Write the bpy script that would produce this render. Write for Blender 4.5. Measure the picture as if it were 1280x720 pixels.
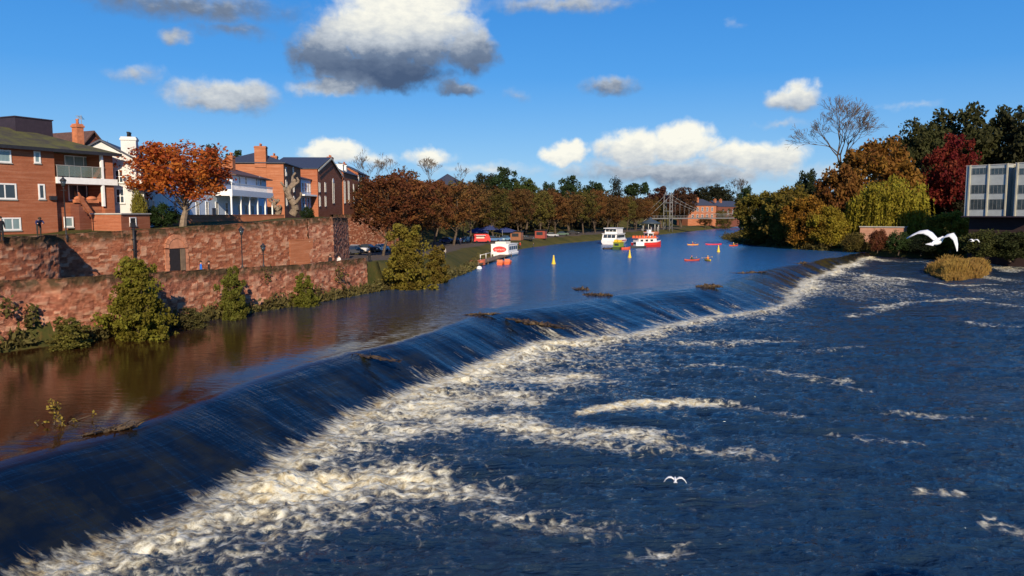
import bpy, math, random
import numpy as np
from mathutils import Vector, Matrix
R = math.radians
for o in list(bpy.data.objects): bpy.data.objects.remove(o)
scene = bpy.context.scene
COL = scene.collection
# ------------------------------------------------------------------ camera
CZ = 9.5; FPX = 950.0; PITCH = math.atan((360 - 267) / FPX)
cam = bpy.data.cameras.new('camera'); camo = bpy.data.objects.new('camera', cam); COL.objects.link(camo)
camo.location = (0, 0, CZ); camo.rotation_euler = (math.pi / 2 - PITCH, 0, 0)
cam.sensor_width = 36; cam.lens = 36 * FPX / 1280; cam.clip_end = 9000; cam.clip_start = .05
scene.camera = camo
# ------------------------------------------------------------------ light
SUN_AZ = R(-8)      # horizontal heading the light travels in, measured from +Y towards +X
SUN_EL = R(25)
sun = bpy.data.lights.new('sun', 'SUN'); suno = bpy.data.objects.new('sun', sun); COL.objects.link(suno)
sun.energy = 5.0; sun.angle = R(.5); sun.color = (1, .83, .62)
ld = Vector((math.sin(SUN_AZ) * math.cos(SUN_EL), math.cos(SUN_AZ) * math.cos(SUN_EL), -math.sin(SUN_EL)))
suno.rotation_euler = ld.to_track_quat('-Z', 'Y').to_euler(); suno.location = (0, -60, 60)
scene.view_settings.view_transform = 'Standard'; scene.view_settings.look = 'None'
scene.view_settings.exposure = 0.35; scene.view_settings.gamma = 1
scene.view_settings.use_curve_mapping = False
scene.cycles.use_denoising = True
scene.cycles.max_bounces = 6; scene.cycles.transparent_max_bounces = 8
scene.cycles.caustics_reflective = False; scene.cycles.caustics_refractive = False

def ray(px, py):
    xc = (px - 640) / FPX; yc = (360 - py) / FPX
    return Vector((xc, math.cos(PITCH) + yc * math.sin(PITCH), -math.sin(PITCH) + yc * math.cos(PITCH)))
def atY(px, py, Y):
    d = ray(px, py); d *= Y / d.y; return Vector((d.x, d.y, CZ + d.z))
def onz(px, py, z=0.0):
    d = ray(px, py); d *= (z - CZ) / d.z; return Vector((d.x, d.y, z))
def zat(py, Y): return atY(640, py, Y).z

# ------------------------------------------------------------------ node helpers
class NT:
    def __init__(s, tree): s.t = tree; s.n = tree.nodes; s.l = tree.links
    def node(s, typ, **kw):
        n = s.n.new(typ)
        for k, v in kw.items(): setattr(n, k, v)
        return n
    def put(s, sock, v):
        if isinstance(v, bpy.types.NodeSocket): s.l.new(v, sock)
        elif v is not None:
            if isinstance(v, (tuple, list)) and sock.type == 'RGBA' and len(v) == 3: v = (*v, 1)
            sock.default_value = v
    def math(s, op, a, b=None, c=None, clamp=False):
        n = s.node('ShaderNodeMath', operation=op, use_clamp=clamp)
        for i, v in enumerate((a, b, c)):
            if v is not None: s.put(n.inputs[i], v)
        return n.outputs[0]
    def vm(s, op, a, b=None, c=None):
        n = s.node('ShaderNodeVectorMath', operation=op)
        for i, v in enumerate((a, b, c)):
            if v is not None: s.put(n.inputs[i], v)
        return n.outputs['Value'] if op in ('LENGTH', 'DOT_PRODUCT') else n.outputs[0]
    def mix(s, f, a, b, blend='MIX'):
        n = s.node('ShaderNodeMix', data_type='RGBA', blend_type=blend)
        s.put(n.inputs[0], f); s.put(n.inputs[6], a); s.put(n.inputs[7], b); return n.outputs[2]
    def mr(s, v, a, b, c=0., d=1., smooth=False):
        n = s.node('ShaderNodeMapRange', interpolation_type='SMOOTHSTEP' if smooth else 'LINEAR')
        for i, x in enumerate((v, a, b, c, d)): s.put(n.inputs[i], x)
        return n.outputs[0]
    def noise(s, vec, scale, detail=4, rough=.55, dist=0.):
        n = s.node('ShaderNodeTexNoise'); s.put(n.inputs['Vector'], vec)
        n.inputs['Scale'].default_value = scale; n.inputs['Detail'].default_value = detail
        n.inputs['Roughness'].default_value = rough; n.inputs['Distortion'].default_value = dist
        return n.outputs['Fac']
    def ramp(s, f, stops):
        n = s.node('ShaderNodeValToRGB'); e = n.color_ramp.elements
        while len(e) < len(stops): e.new(.5)
        for el, (p, c) in zip(e, stops): el.position = p; el.color = (*c, 1)
        s.put(n.inputs[0], f); return n.outputs[0]
    def attr(s, name, out='Fac'):
        return s.node('ShaderNodeAttribute', attribute_name=name).outputs[out]
    def xyz(s, v):
        n = s.node('ShaderNodeSeparateXYZ'); s.put(n.inputs[0], v); return n.outputs
    def comb(s, x, y, z=0.):
        n = s.node('ShaderNodeCombineXYZ')
        for i, v in enumerate((x, y, z)): s.put(n.inputs[i], v)
        return n.outputs[0]
    def coord(s, k='Object'): return s.node('ShaderNodeTexCoord').outputs[k]
    def bump(s, h, strength=1., dist=.05):
        n = s.node('ShaderNodeBump'); s.put(n.inputs['Height'], h)
        s.put(n.inputs['Strength'], strength); n.inputs['Distance'].default_value = dist
        return n.outputs[0]

def mat(name, fn):
    m = bpy.data.materials.new(name); m.use_nodes = True
    t = NT(m.node_tree); b = t.n['Principled BSDF']; fn(t, b); return m
def setp(t, b, color=None, rough=None, normal=None, spec=None, metal=None, ior=None):
    for k, v in (('Base Color', color), ('Roughness', rough), ('Normal', normal), ('Specular IOR Level', spec), ('Metallic', metal), ('IOR', ior)):
        if v is not None: t.put(b.inputs[k], v)

# ------------------------------------------------------------------ world: sky and clouds by direction
w = bpy.data.worlds.new('World'); scene.world = w; w.use_nodes = True
T = NT(w.node_tree); bg = T.n['Background']
sky = T.node('ShaderNodeTexSky', sky_type='NISHITA'); sky.sun_disc = False
sky.sun_elevation = SUN_EL; sky.sun_rotation = SUN_AZ + math.pi
sky.air_density = 1.0; sky.dust_density = .15; sky.ozone_density = 3.0
hs = T.node('ShaderNodeHueSaturation'); T.l.new(sky.outputs[0], hs.inputs['Color'])
hs.inputs['Saturation'].default_value = 1.32; hs.inputs['Value'].default_value = 1.0
skycol = hs.outputs[0]
dirv = T.coord('Generated')
X, Yv, Z = T.xyz(dirv)
az = T.math('ARCTAN2', X, Yv); el = T.math('ARCSINE', Z)
p0 = T.comb(T.math('MULTIPLY', az, 100.), T.math('MULTIPLY', el, 100.))
n1 = T.node('ShaderNodeTexNoise'); T.put(n1.inputs['Vector'], p0); n1.inputs['Scale'].default_value = .30; n1.inputs['Detail'].default_value = 5; n1.inputs['Roughness'].default_value = .55
warp = T.vm('MULTIPLY', T.vm('SUBTRACT', n1.outputs['Color'], (.5, .5, .5)), (5., 3.2, 0))
p = T.vm('MULTIPLY', T.vm('ADD', p0, warp), (1., 1., 0.))
fb = T.noise(p0, .42, 7, .6, .4)
fb2 = T.noise(T.vm('MULTIPLY', p0, (.55, 1., 0)), 1.2, 5, .6)
# px, py, rx, ry (photo pixels), opacity, brightness at middle, gain upward
CL = [(500, 44, 112, 56, 1., .58, .85), (405, 68, 44, 40, .95, .36, .3), (588, 64, 42, 34, .9, .40, .3), (512, 2, 98, 26, 1., .85, .1),
      (478, 92, 100, 26, 1., .10, .25), (445, 42, 66, 30, .9, .96, .2), (530, 38, 84, 36, .95, 1.0, .2),
      (240, 8, 170, 26, .55, .40, .25), (216, 48, 24, 15, .5, .62, .2), (290, 38, 80, 16, .42, .48, .2),
      (170, 95, 46, 16, .45, .66, .2), (282, 120, 82, 26, .75, .66, .3), (255, 130, 45, 14, .6, .7, .2), (415, 108, 60, 16, .75, .8, .2),
      (570, 110, 34, 13, .7, .42, .4), (648, 120, 34, 16, .3, .6, .2), (762, 107, 46, 16, .55, .52, .3),
      (995, 122, 40, 20, .9, .78, .35), (975, 155, 60, 8, .3, .75, .1), (1135, 134, 60, 10, .3, .85, .1), (915, 26, 26, 10, .25, .75, .1),
      (700, 5, 140, 16, .5, .62, .2), (708, 191, 36, 18, 1., 1.0, .1), (790, 186, 60, 26, .95, .86, .4), (850, 178, 52, 28, 1., .95, .3),
      (925, 194, 58, 22, .9, .86, .3), (850, 214, 200, 22, .7, .62, .3), (965, 200, 50, 26, .85, .88, .2),
      (418, 190, 46, 20, .95, .97, .2), (465, 198, 50, 14, .5, .9, .2), (538, 196, 38, 16, .75, .94, .2), (610, 212, 110, 14, .4, .86, .1),
      (1050, 215, 120, 22, .4, .85, .1)]
sw = sb = dm = None
for (cx, cy, rx, ry, op, b0, g) in CL:
    d = ray(cx, cy).normalized(); ca = math.atan2(d.x, d.y) * 100; ce = math.asin(d.z) * 100
    sx = FPX / 100 / rx; sy = FPX / 100 / ry
    q = T.vm('MULTIPLY_ADD', p, (sx, sy, 0), (-ca * sx, -ce * sy, 0))
    ln = T.vm('LENGTH', q)
    wt = T.mr(ln, 1.15, 0., 0., 1.)
    bw = T.math('MULTIPLY', wt, T.math('MULTIPLY_ADD', T.xyz(q)[1], g, b0))
    dd = T.math('MULTIPLY', wt, op)
    sw = wt if sw is None else T.math('ADD', sw, wt)
    sb = bw if sb is None else T.math('ADD', sb, bw)
    dm = dd if dm is None else T.math('MAXIMUM', dm, dd)
br = T.math('DIVIDE', sb, T.math('ADD', sw, .001))
dens = T.math('ADD', dm, T.math('MULTIPLY', T.math('SUBTRACT', fb, .5), T.math('MULTIPLY_ADD', dm, .9, .12)))
alpha = T.mr(dens, .12, .52, 0., .97, True)
br = T.math('ADD', br, T.math('MULTIPLY', T.math('SUBTRACT', fb2, .5), .34))
ccol = T.ramp(br, [(.0, (.62, .95, 1.7)), (.42, (1.6, 2.1, 3.0)), (.72, (5.2, 5.6, 6.0)), (1., (9.2, 9.0, 7.9))])
back = T.mr(Yv, -.2, .1, 0., 1.)
grad = T.ramp(T.mr(el, -.02, .75), [(0., (3.3, 5.6, 8.0)), (.10, (1.9, 4.5, 8.1)), (.25, (.62, 3.05, 7.7)), (.50, (.20, 1.9, 6.4)), (1., (.12, 1.1, 4.4))])
skycol = T.mix(.78, skycol, grad)      # clear autumn air: deep blue overhead, pale blue at the horizon
full = T.mix(T.math('MULTIPLY', alpha, back), skycol, ccol)
T.l.new(full, bg.inputs['Color']); bg.inputs['Strength'].default_value = .085
w.cycles.sampling_method = 'MANUAL'; w.cycles.sample_map_resolution = 512

# ------------------------------------------------------------------ tags
def tag(o, label=None, cat=None, group=None, kind=None):
    if label: o['label'] = label
    if cat: o['category'] = cat
    if group: o['group'] = group
    if kind: o['kind'] = kind
    return o
def thing(name, label, cat, loc=(0, 0, 0), rz=0., group=None):
    o = bpy.data.objects.new(name, None); o.empty_display_size = .3; COL.objects.link(o)
    o.location = loc; o.rotation_euler = (0, 0, rz); return tag(o, label, cat, group)
def link(name, me, material, parent=None):
    o = bpy.data.objects.new(name, me); COL.objects.link(o)
    if material is not None and not me.materials: me.materials.append(material)
    if parent is not None: o.parent = parent
    return o
def copy_tree(o, parent=None):
    c = o.copy(); COL.objects.link(c)
    if parent is not None: c.parent = parent
    for ch in list(o.children): copy_tree(ch, c)
    return c
def np_mesh(name, V, Fq, smooth=False):
    """quads or tris as an (n,k) array"""
    V = np.asarray(V, np.float32); Fq = np.asarray(Fq, np.int32)
    me = bpy.data.meshes.new(name); n, k = Fq.shape
    me.vertices.add(len(V)); me.vertices.foreach_set('co', V.ravel())
    me.loops.add(n * k); me.loops.foreach_set('vertex_index', Fq.ravel())
    me.polygons.add(n); me.polygons.foreach_set('loop_start', np.arange(0, n * k, k, dtype=np.int32))
    me.polygons.foreach_set('use_smooth', np.full(n, smooth))
    me.update(calc_edges=True); me.validate(); return me
def fattr(me, name, vals):
    a = me.attributes.new(name, 'FLOAT', 'POINT'); a.data.foreach_set('value', np.asarray(vals, np.float32).ravel())
def vattr(me, name, vals):
    a = me.attributes.new(name, 'FLOAT_VECTOR', 'POINT'); a.data.foreach_set('vector', np.asarray(vals, np.float32).ravel())

class MB:
    """collects shapes, then becomes one mesh object"""
    def __init__(s): s.v = []; s.f = []; s.sm = []
    def add(s, vs, fs, smooth=False):
        b = len(s.v); s.v += [tuple(x) for x in vs]; s.f += [tuple(i + b for i in f) for f in fs]; s.sm += [smooth] * len(fs); return s
    def box(s, x0, x1, y0, y1, z0, z1):
        v = [(x, y, z) for z in (z0, z1) for y in (y0, y1) for x in (x0, x1)]
        return s.add(v, [(0, 2, 3, 1), (4, 5, 7, 6), (0, 1, 5, 4), (2, 6, 7, 3), (0, 4, 6, 2), (1, 3, 7, 5)])
    def prism(s, pts, z0, z1):
        n = len(pts)
        v = [(x, y, z0) for x, y in pts] + [(x, y, z1) for x, y in pts]
        return s.add(v, [tuple(range(n))[::-1], tuple(range(n, 2 * n))] + [(i, (i + 1) % n, n + (i + 1) % n, n + i) for i in range(n)])
    def tube(s, p, q, r0, r1=None, n=6, caps=True):
        r1 = r0 if r1 is None else r1
        p = Vector(p); q = Vector(q); d = (q - p).normalized()
        a = d.orthogonal().normalized(); b = d.cross(a); v = []
        for c, r in ((p, r0), (q, r1)):
            for i in range(n):
                t = 2 * math.pi * i / n; v.append(c + (a * math.cos(t) + b * math.sin(t)) * r)
        f = [(i, (i + 1) % n, n + (i + 1) % n, n + i) for i in range(n)]
        if caps: f += [tuple(range(n))[::-1], tuple(range(n, 2 * n))]
        return s.add(v, f, True)
    def lathe(s, c, prof, n=10, sx=1., sy=1.):
        v = []; f = []; c = Vector(c)
        for r, z in prof:
            for i in range(n):
                t = 2 * math.pi * i / n; v.append((c.x + r * sx * math.cos(t), c.y + r * sy * math.sin(t), c.z + z))
        m = len(prof)
        for k in range(m - 1):
            f += [(k * n + i, k * n + (i + 1) % n, (k + 1) * n + (i + 1) % n, (k + 1) * n + i) for i in range(n)]
        f += [tuple(range(n))[::-1], tuple(range((m - 1) * n, m * n))]
        return s.add(v, f, True)
    def loft(s, rings, closed_ends=True, smooth=True):
        n = len(rings[0]); v = [p for r in rings for p in r]; f = []
        for k in range(len(rings) - 1):
            f += [(k * n + i, k * n + (i + 1) % n, (k + 1) * n + (i + 1) % n, (k + 1) * n + i) for i in range(n)]
        if closed_ends: f += [tuple(range(n))[::-1], tuple(range((len(rings) - 1) * n, len(rings) * n))]
        return s.add(v, f, smooth)
    def build(s, name, material, parent=None):
        me = bpy.data.meshes.new(name); me.from_pydata([tuple(x) for x in s.v], [], s.f)
        me.polygons.foreach_set('use_smooth', s.sm); me.update()
        return link(name, me, material, parent)

# ------------------------------------------------------------------ numpy noise
def _h(ix, iy, seed):
    n = (ix.astype(np.int64) * 374761393 + iy.astype(np.int64) * 668265263 + seed * 974711) & 0xffffffff
    n = ((n ^ (n >> 13)) * 1274126177) & 0xffffffff
    n = ((n ^ (n >> 16)) * 2246822519) & 0xffffffff
    return ((n ^ (n >> 15)) & 0xffff) / 65535.0
def vnoise(x, y, seed=0):
    ix = np.floor(x); iy = np.floor(y); fx = x - ix; fy = y - iy
    fx = fx * fx * fx * (fx * (fx * 6 - 15) + 10); fy = fy * fy * fy * (fy * (fy * 6 - 15) + 10)
    a = _h(ix, iy, seed); b = _h(ix + 1, iy, seed); c = _h(ix, iy + 1, seed); d = _h(ix + 1, iy + 1, seed)
    return (a + (b - a) * fx) * (1 - fy) + (c + (d - c) * fx) * fy
def fbm(x, y, oct=4, seed=0, gain=.5):
    r = np.zeros_like(x); amp = 1.; tot = 0.
    for k in range(oct):
        c, s_ = math.cos(.6 * k), math.sin(.6 * k)
        r += amp * vnoise((x * c - y * s_) * 2 ** k + 13.7 * k, (x * s_ + y * c) * 2 ** k - 7.1 * k, seed + k); tot += amp; amp *= gain
    return r / tot
def sstep(a, b, x):
    t = np.clip((x - a) / (b - a), 0, 1); return t * t * (3 - 2 * t)
def smooth_line(pts, n=12):
    P = np.array([[p[0], p[1]] for p in pts], float); P = np.vstack([2 * P[0] - P[1], P, 2 * P[-1] - P[-2]]); out = []
    for i in range(1, len(P) - 2):
        for k in range(n):
            t = k / n
            out.append(.5 * ((2 * P[i]) + (-P[i - 1] + P[i + 1]) * t + (2 * P[i - 1] - 5 * P[i] + 4 * P[i + 1] - P[i + 2]) * t * t + (-P[i - 1] + 3 * P[i] - 3 * P[i + 1] + P[i + 2]) * t ** 3))
    out.append(P[-2]); return np.array(out)
def line_st(P, L):
    """arc length and signed distance (positive to the right of travel) from the polyline L for points P"""
    A = L[:-1]; B = L[1:]; D = B - A; ln = np.hypot(D[:, 0], D[:, 1]); S0 = np.concatenate([[0], np.cumsum(ln)[:-1]])
    s = np.empty(len(P)); t = np.empty(len(P)); idx = np.empty(len(P))
    for i in range(0, len(P), 20000):
        p = P[i:i + 20000]
        rx = p[:, 0:1] - A[:, 0]; ry = p[:, 1:2] - A[:, 1]
        u = np.clip((rx * D[:, 0] + ry * D[:, 1]) / (ln ** 2), 0, 1)
        ex = rx - u * D[:, 0]; ey = ry - u * D[:, 1]; d2 = ex * ex + ey * ey
        k = d2.argmin(1); j = np.arange(len(p)); dd = np.sqrt(d2[j, k])
        sg = np.sign(rx[j, k] * D[k, 1] - ry[j, k] * D[k, 0])
        s[i:i + 20000] = S0[k] + u[j, k] * ln[k]; t[i:i + 20000] = dd * np.where(sg == 0, 1, sg); idx[i:i + 20000] = k + u[j, k]
    return s, t, idx
# ================================================================== materials
M = {}
def m_brick(name, c1, c2, mortar, scale=1., mott=.5, rough=.9, bw=.23, bh=.075):
    def fn(t, b):
        v = t.coord('Object'); x, y, z = t.xyz(v)
        uv = t.comb(t.math('ADD', x, y), z)
        br = t.node('ShaderNodeTexBrick'); t.put(br.inputs['Vector'], uv)
        br.inputs['Scale'].default_value = scale; br.inputs['Brick Width'].default_value = bw; br.inputs['Row Height'].default_value = bh
        br.inputs['Mortar Size'].default_value = .008; br.inputs['Color1'].default_value = (*c1, 1); br.inputs['Color2'].default_value = (*c2, 1)
        br.inputs['Mortar'].default_value = (*mortar, 1)
        n = t.noise(v, .7, 6, .65); n2 = t.noise(v, 6., 4, .6)
        c = t.mix(t.mr(n, .35, .7, 0, mott), br.outputs[0], tuple(k * .55 for k in c1))
        c = t.mix(t.mr(n2, .45, .75, 0, .4), c, tuple(min(1, k * 1.35) for k in c2))
        bands = t.noise(t.vm('MULTIPLY', v, (.25, .25, 4.5)), 1., 4, .6)
        c = t.mix(t.mr(bands, .42, .7, 0, .6), c, tuple(k * .6 for k in c1))
        c = t.mix(t.mr(bands, .5, .3, 0, .3), c, tuple(min(1, k * 1.5) for k in mortar))
        setp(t, b, c, rough, t.bump(n2, .5, .03), .2)
    return mat(name, fn)
M['brick_red'] = m_brick('brick_red', (.40, .125, .055), (.33, .095, .045), (.30, .17, .11))
M['brick_orange'] = m_brick('brick_orange', (.44, .15, .065), (.36, .115, .05), (.34, .2, .13))
M['brick_dark'] = m_brick('brick_dark', (.21, .06, .035), (.16, .05, .03), (.16, .1, .08))
M['brick_pink'] = m_brick('brick_pink', (.50, .25, .16), (.42, .19, .12), (.4, .28, .2))
def m_stone(name, c1, c2, stain=(.05, .03, .022), top=True, big=1.):
    """weathered sandstone blocks: attribute 'wall' holds (length along, height, height under the top)"""
    def fn(t, b):
        wv = t.attr('wall', 'Vector'); x, z, dt = t.xyz(wv)
        obj = t.coord('Object')
        wob = t.math('MULTIPLY', t.math('SUBTRACT', t.noise(wv, .8, 3), .5), .12)
        uv = t.comb(x, t.math('ADD', z, wob))
        br = t.node('ShaderNodeTexBrick'); t.put(br.inputs['Vector'], uv)
        br.inputs['Brick Width'].default_value = .95 * big; br.inputs['Row Height'].default_value = .40 * big; br.inputs['Mortar Size'].default_value = .065
        br.inputs['Mortar Smooth'].default_value = .6; br.inputs['Bias'].default_value = -.1
        br.inputs['Color1'].default_value = (*c1, 1); br.inputs['Color2'].default_value = (*c2, 1)
        br.inputs['Mortar'].default_value = (*[k * .30 for k in c2], 1)
        n = t.noise(wv, .35, 6, .62, .5); nb = t.noise(t.vm('MULTIPLY', wv, (.55, 1.9, 1.)), 1.7, 5, .65); nf = t.noise(wv, 9., 4, .65)
        c = t.mix(t.mr(n, .42, .62, 0, .28), br.outputs[0], (.52, .19, .09))
        c = t.mix(t.mr(nb, .55, .68, 0, .5), c, (.62, .39, .25))
        c = t.mix(t.mr(nb, .44, .3, 0, .5), c, tuple(k * .42 for k in c1))
        c = t.mix(t.mr(nf, .52, .75, 0, .42), c, stain)
        tone = t.attr('tone'); c = t.mix(t.mr(tone, .55, 1., 0, .55), c, (.68, .44, .30)); c = t.mix(t.mr(tone, .4, 0., 0, .62), c, (.17, .055, .035))
        # dark soot and moss run down from the coping
        run = t.math('MULTIPLY', t.mr(dt, 1.1, .45), t.mr(t.noise(t.vm('MULTIPLY', wv, (1., .25, 1.)), 1.3, 5, .6), .28, .52))
        c = t.mix(t.math('MULTIPLY', run, .9), c, (.055, .045, .022))
        h = t.math('ADD', t.math('MULTIPLY', br.outputs['Fac'], -.6), t.math('ADD', t.math('MULTIPLY', nb, 1.4), t.math('MULTIPLY', nf, .7)))
        setp(t, b, c, .95, t.bump(h, .8, .06), .15)
    return mat(name, fn)
M['stone_river'] = m_stone('river_sandstone', (.60, .25, .155), (.36, .12, .07))
M['stone_city'] = m_stone('city_sandstone', (.60, .23, .125), (.38, .115, .055), big=.85)
def m_flat(name, c, rough=.7, var=.25, scale=3., spec=.3, bump=.3):
    def fn(t, b):
        v = t.coord('Object'); n = t.noise(v, scale, 5, .6)
        col = t.mix(t.mr(n, .3, .7), tuple(k * (1 - var) for k in c), tuple(min(1, k * (1 + var * .6)) for k in c))
        setp(t, b, col, rough, t.bump(n, bump, .02), spec)
    return mat(name, fn)
def m_obj(name, rough=.5, spec=.4, var=.15):
    """colour from the object itself"""
    def fn(t, b):
        c = t.node('ShaderNodeObjectInfo').outputs['Color']; n = t.noise(t.coord('Object'), 2.5, 4)
        setp(t, b, t.mix(t.mr(n, .35, .7, 0, var), c, (.03, .028, .025)), rough, None, spec)
    return mat(name, fn)
M['brick_shade'] = m_brick('shaded_brick', (.050, .028, .026), (.036, .022, .024), (.03, .025, .025))  # the undercroft's shade is painted into this near-black brick colour
M['sandstone'] = m_flat('dressed_sandstone', (.46, .20, .115), .9, .4, 2.)
M['painted'] = m_obj('painted'); M['cloth'] = m_obj('cloth', .9, .1)
M['render_white'] = m_flat('white_render', (.60, .60, .58), .85, .12, .6)
M['render_blue_shade'] = m_flat('blue_and_shaded_render', (.55, .64, .76), .85, .12, .6)  # bluish shade on the white houses painted in; also one blue building
M['white_paint'] = m_flat('white_paint', (.8, .8, .78), .5, .1)
M['cream_paint'] = m_flat('cream_paint', (.72, .66, .5), .6, .12)
M['dark_metal'] = m_flat('dark_metal', (.025, .025, .03), .5, .3)
M['grey_metal'] = m_flat('grey_metal', (.28, .28, .27), .5, .25)
M['slate'] = m_flat('blue_slate', (.045, .052, .075), .55, .35, 4.)
M['slate_warm'] = m_flat('brown_tile', (.11, .06, .045), .7, .35, 4.)
M['lead'] = m_flat('dark_cladding', (.035, .025, .035), .6, .2)
M['terracotta'] = m_flat('terracotta', (.48, .17, .08), .8, .3)
M['concrete'] = m_flat('concrete', (.42, .41, .38), .85, .2, 1.2)
M['panel'] = m_flat('pale_cladding_panel', (.36, .39, .38), .6, .14, .8)
M['pier'] = m_flat('cream_pier', (.42, .40, .31), .75, .14, .8)
M['timber'] = m_flat('weathered_timber', (.17, .12, .08), .85, .35, 2.)
M['bark'] = m_flat('bark', (.10, .075, .055), .95, .5, 3., .1, 1.)
M['bark_pale'] = m_flat('pale_bark', (.22, .17, .125), .95, .45, 3., .1, 1.)
M['skin'] = m_flat('skin', (.5, .3, .22), .6, .1)
M['hair'] = m_flat('hair', (.04, .025, .015), .8, .2)
M['rubber'] = m_flat('rubber', (.02, .02, .02), .8, .2)
M['dark_void'] = m_flat('opening_shade', (.018, .016, .02), .9, .3)
def f_moss(t, b):
    v = t.coord('Object'); x, y, z = t.xyz(v)
    br = t.node('ShaderNodeTexBrick'); t.put(br.inputs['Vector'], t.comb(x, t.math('MULTIPLY', z, 1.6)))
    br.inputs['Brick Width'].default_value = .3; br.inputs['Row Height'].default_value = .26; br.inputs['Mortar Size'].default_value = .015
    br.inputs['Color1'].default_value = (.085, .075, .05, 1); br.inputs['Color2'].default_value = (.06, .055, .045, 1); br.inputs['Mortar'].default_value = (.02, .02, .02, 1)
    n = t.noise(v, .8, 6, .65)
    c = t.mix(t.mr(n, .38, .62, 0, .85), br.outputs[0], (.115, .115, .032))
    setp(t, b, c, .9, t.bump(t.noise(v, 5.), .5, .03), .2)
M['moss_roof'] = mat('mossy_slate', f_moss)
def f_glass(t, b):
    v = t.coord('Object'); n = t.noise(v, .9, 3)
    setp(t, b, t.mix(n, (.012, .016, .02), (.05, .065, .075)), .06, None, .8)
M['glass'] = mat('window_glass', f_glass)
def f_curtain(t, b):
    v = t.coord('Object'); n = t.noise(t.vm('MULTIPLY', v, (9, 9, .4)), 1., 2)
    setp(t, b, t.mix(n, (.10, .16, .17), (.30, .40, .40)), .12, None, .7)
M['glass_net'] = mat('glass_with_net_curtain', f_curtain)
def f_rail(t, b):
    setp(t, b, (.16, .2, .17), .08, None, .8)
    b.inputs['Alpha'].default_value = .55
M['glass_rail'] = mat('balustrade_glass', f_rail)
def m_leaf(name, trans=.42, hue=.04, spread=.7):
    def fn(t, b):
        c = t.node('ShaderNodeObjectInfo').outputs['Color']; r = t.attr('var')
        h = t.node('ShaderNodeHueSaturation'); t.put(h.inputs['Color'], c)
        t.put(h.inputs['Hue'], t.math('MULTIPLY_ADD', t.math('SUBTRACT', r, .5), hue, .5))
        t.put(h.inputs['Value'], t.math('MULTIPLY_ADD', r, spread, 1 - spread / 2))
        setp(t, b, h.outputs[0], .7, None, .15)
        tr = t.node('ShaderNodeBsdfTranslucent'); t.put(tr.inputs['Color'], h.outputs[0])
        mx = t.node('ShaderNodeMixShader'); mx.inputs[0].default_value = trans
        t.l.new(b.outputs[0], mx.inputs[1]); t.l.new(tr.outputs[0], mx.inputs[2])
        t.l.new(mx.outputs[0], t.n['Material Output'].inputs[0])
    return mat(name, fn)
M['leaf'] = m_leaf('foliage')
M['twig'] = m_obj('twigs', .9, .1)

def f_ground(t, b):
    v = t.coord('Object'); pave = t.attr('pave'); n = t.noise(v, .25, 6, .6); n2 = t.noise(v, 3., 5, .65)
    g = t.mix(t.mr(n, .35, .65), (.042, .05, .014), (.085, .075, .022))
    g = t.mix(t.mr(n2, .5, .75, 0, .7), g, (.13, .075, .025))
    c = t.mix(pave, g, t.mix(n2, (.075, .06, .05), (.12, .10, .085)))
    setp(t, b, c, .95, t.bump(n2, .6, .1), .1)
M['ground'] = mat('grass_and_paving', f_ground)

# ================================================================== shore lines
LS = np.array([(-56, -5), (-44.5, 26)] + [tuple(onz(*q)[:2]) for q in [(0, 442), (100, 428), (200, 412), (300, 394), (400, 378), (470, 365), (556, 350), (592, 337), (610, 323), (655, 311), (700, 305), (760, 299.5), (835, 292.5), (925, 283)]] + [(330, 900), (900, 2500)])
RS = np.array([(170, -5), (160, 90), (124, 170), (110, 180), (98, 186), (86, 190), (79, 196), (75, 205), (72, 222), (71, 240), (80, 290), (112, 385), (158, 490), (212, 600), (380, 900), (1000, 2500)])
TERR = np.array([(-58, 30), (-46, 46.5), (-40.5, 51.5), (-37.6, 56.), (-36.6, 61), (-38.9, 65.2), (-25.2, 92.8), (-22.8, 97), (-24.2, 112), (-35, 125), (-36.5, 160), (-33, 166.5), (-27, 181), (-14, 225), (8, 300), (54, 400), (150, 560), (420, 1000), (1000, 2500)])
ISLET = (86.5, 147, math.atan2(18, 26))
def ground_z(x, y):
    P = np.stack([x, y], 1)
    dl = -line_st(P, LS)[1]; dr = line_st(P, RS)[1]; dc = -line_st(P, TERR)[1]
    zp = np.interp(y, [0, 95, 115, 140, 200, 400], [3.6, 3.5, 2.9, 2.2, 1.9, 1.9])
    near = y < 97
    zl = np.where(near, .35 * sstep(-.5, 1, dl) + (zp - .35) * sstep(1.25, 1.75, dl), zp * sstep(-.3, 6.5, dl))
    plat = np.interp(y, [0, 60, 90, 110, 140, 250, 600], [7.2, 7.4, 8.4, 8.8, 8.6, 9, 10])
    wid = np.interp(y, [0, 135, 150, 220], [.7, .7, 5, 16])
    rise = sstep(.25, 1, dc / np.maximum(wid, .1) * .7)
    zl = zl + np.maximum(plat - zl, 0) * rise * (dl > 1.9)
    zl = zl + sstep(30, 160, dc) * 6
    zr = 1.0 * sstep(-.5, 3.5, dr) + 1.0 * sstep(4, 14, dr) + 9 * sstep(16, 70, dr)
    z = np.full_like(x, -5.0)
    z = np.where(dl > -.5, -5 + (zl + 5) * sstep(-.5, .1, dl), z)
    z = np.where(dr > -3, np.maximum(z, -5 + (zr + 5) * sstep(-3, 0.6, dr)), z)
    cx, cy, a = ISLET; ex = (x - cx) * math.sin(a) + (y - cy) * math.cos(a); ey = (x - cx) * math.cos(a) - (y - cy) * math.sin(a)
    q = (ex / 16) ** 2 + (ey / 4.4) ** 2
    z = np.maximum(z, np.where(q < 1.6, -2.2 + .9 * (1 - q), -5))
    z += (fbm(x * .15, y * .15, 4, 5) - .5) * .5 * (z > 0)
    return z, dl, dr, dc
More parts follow.
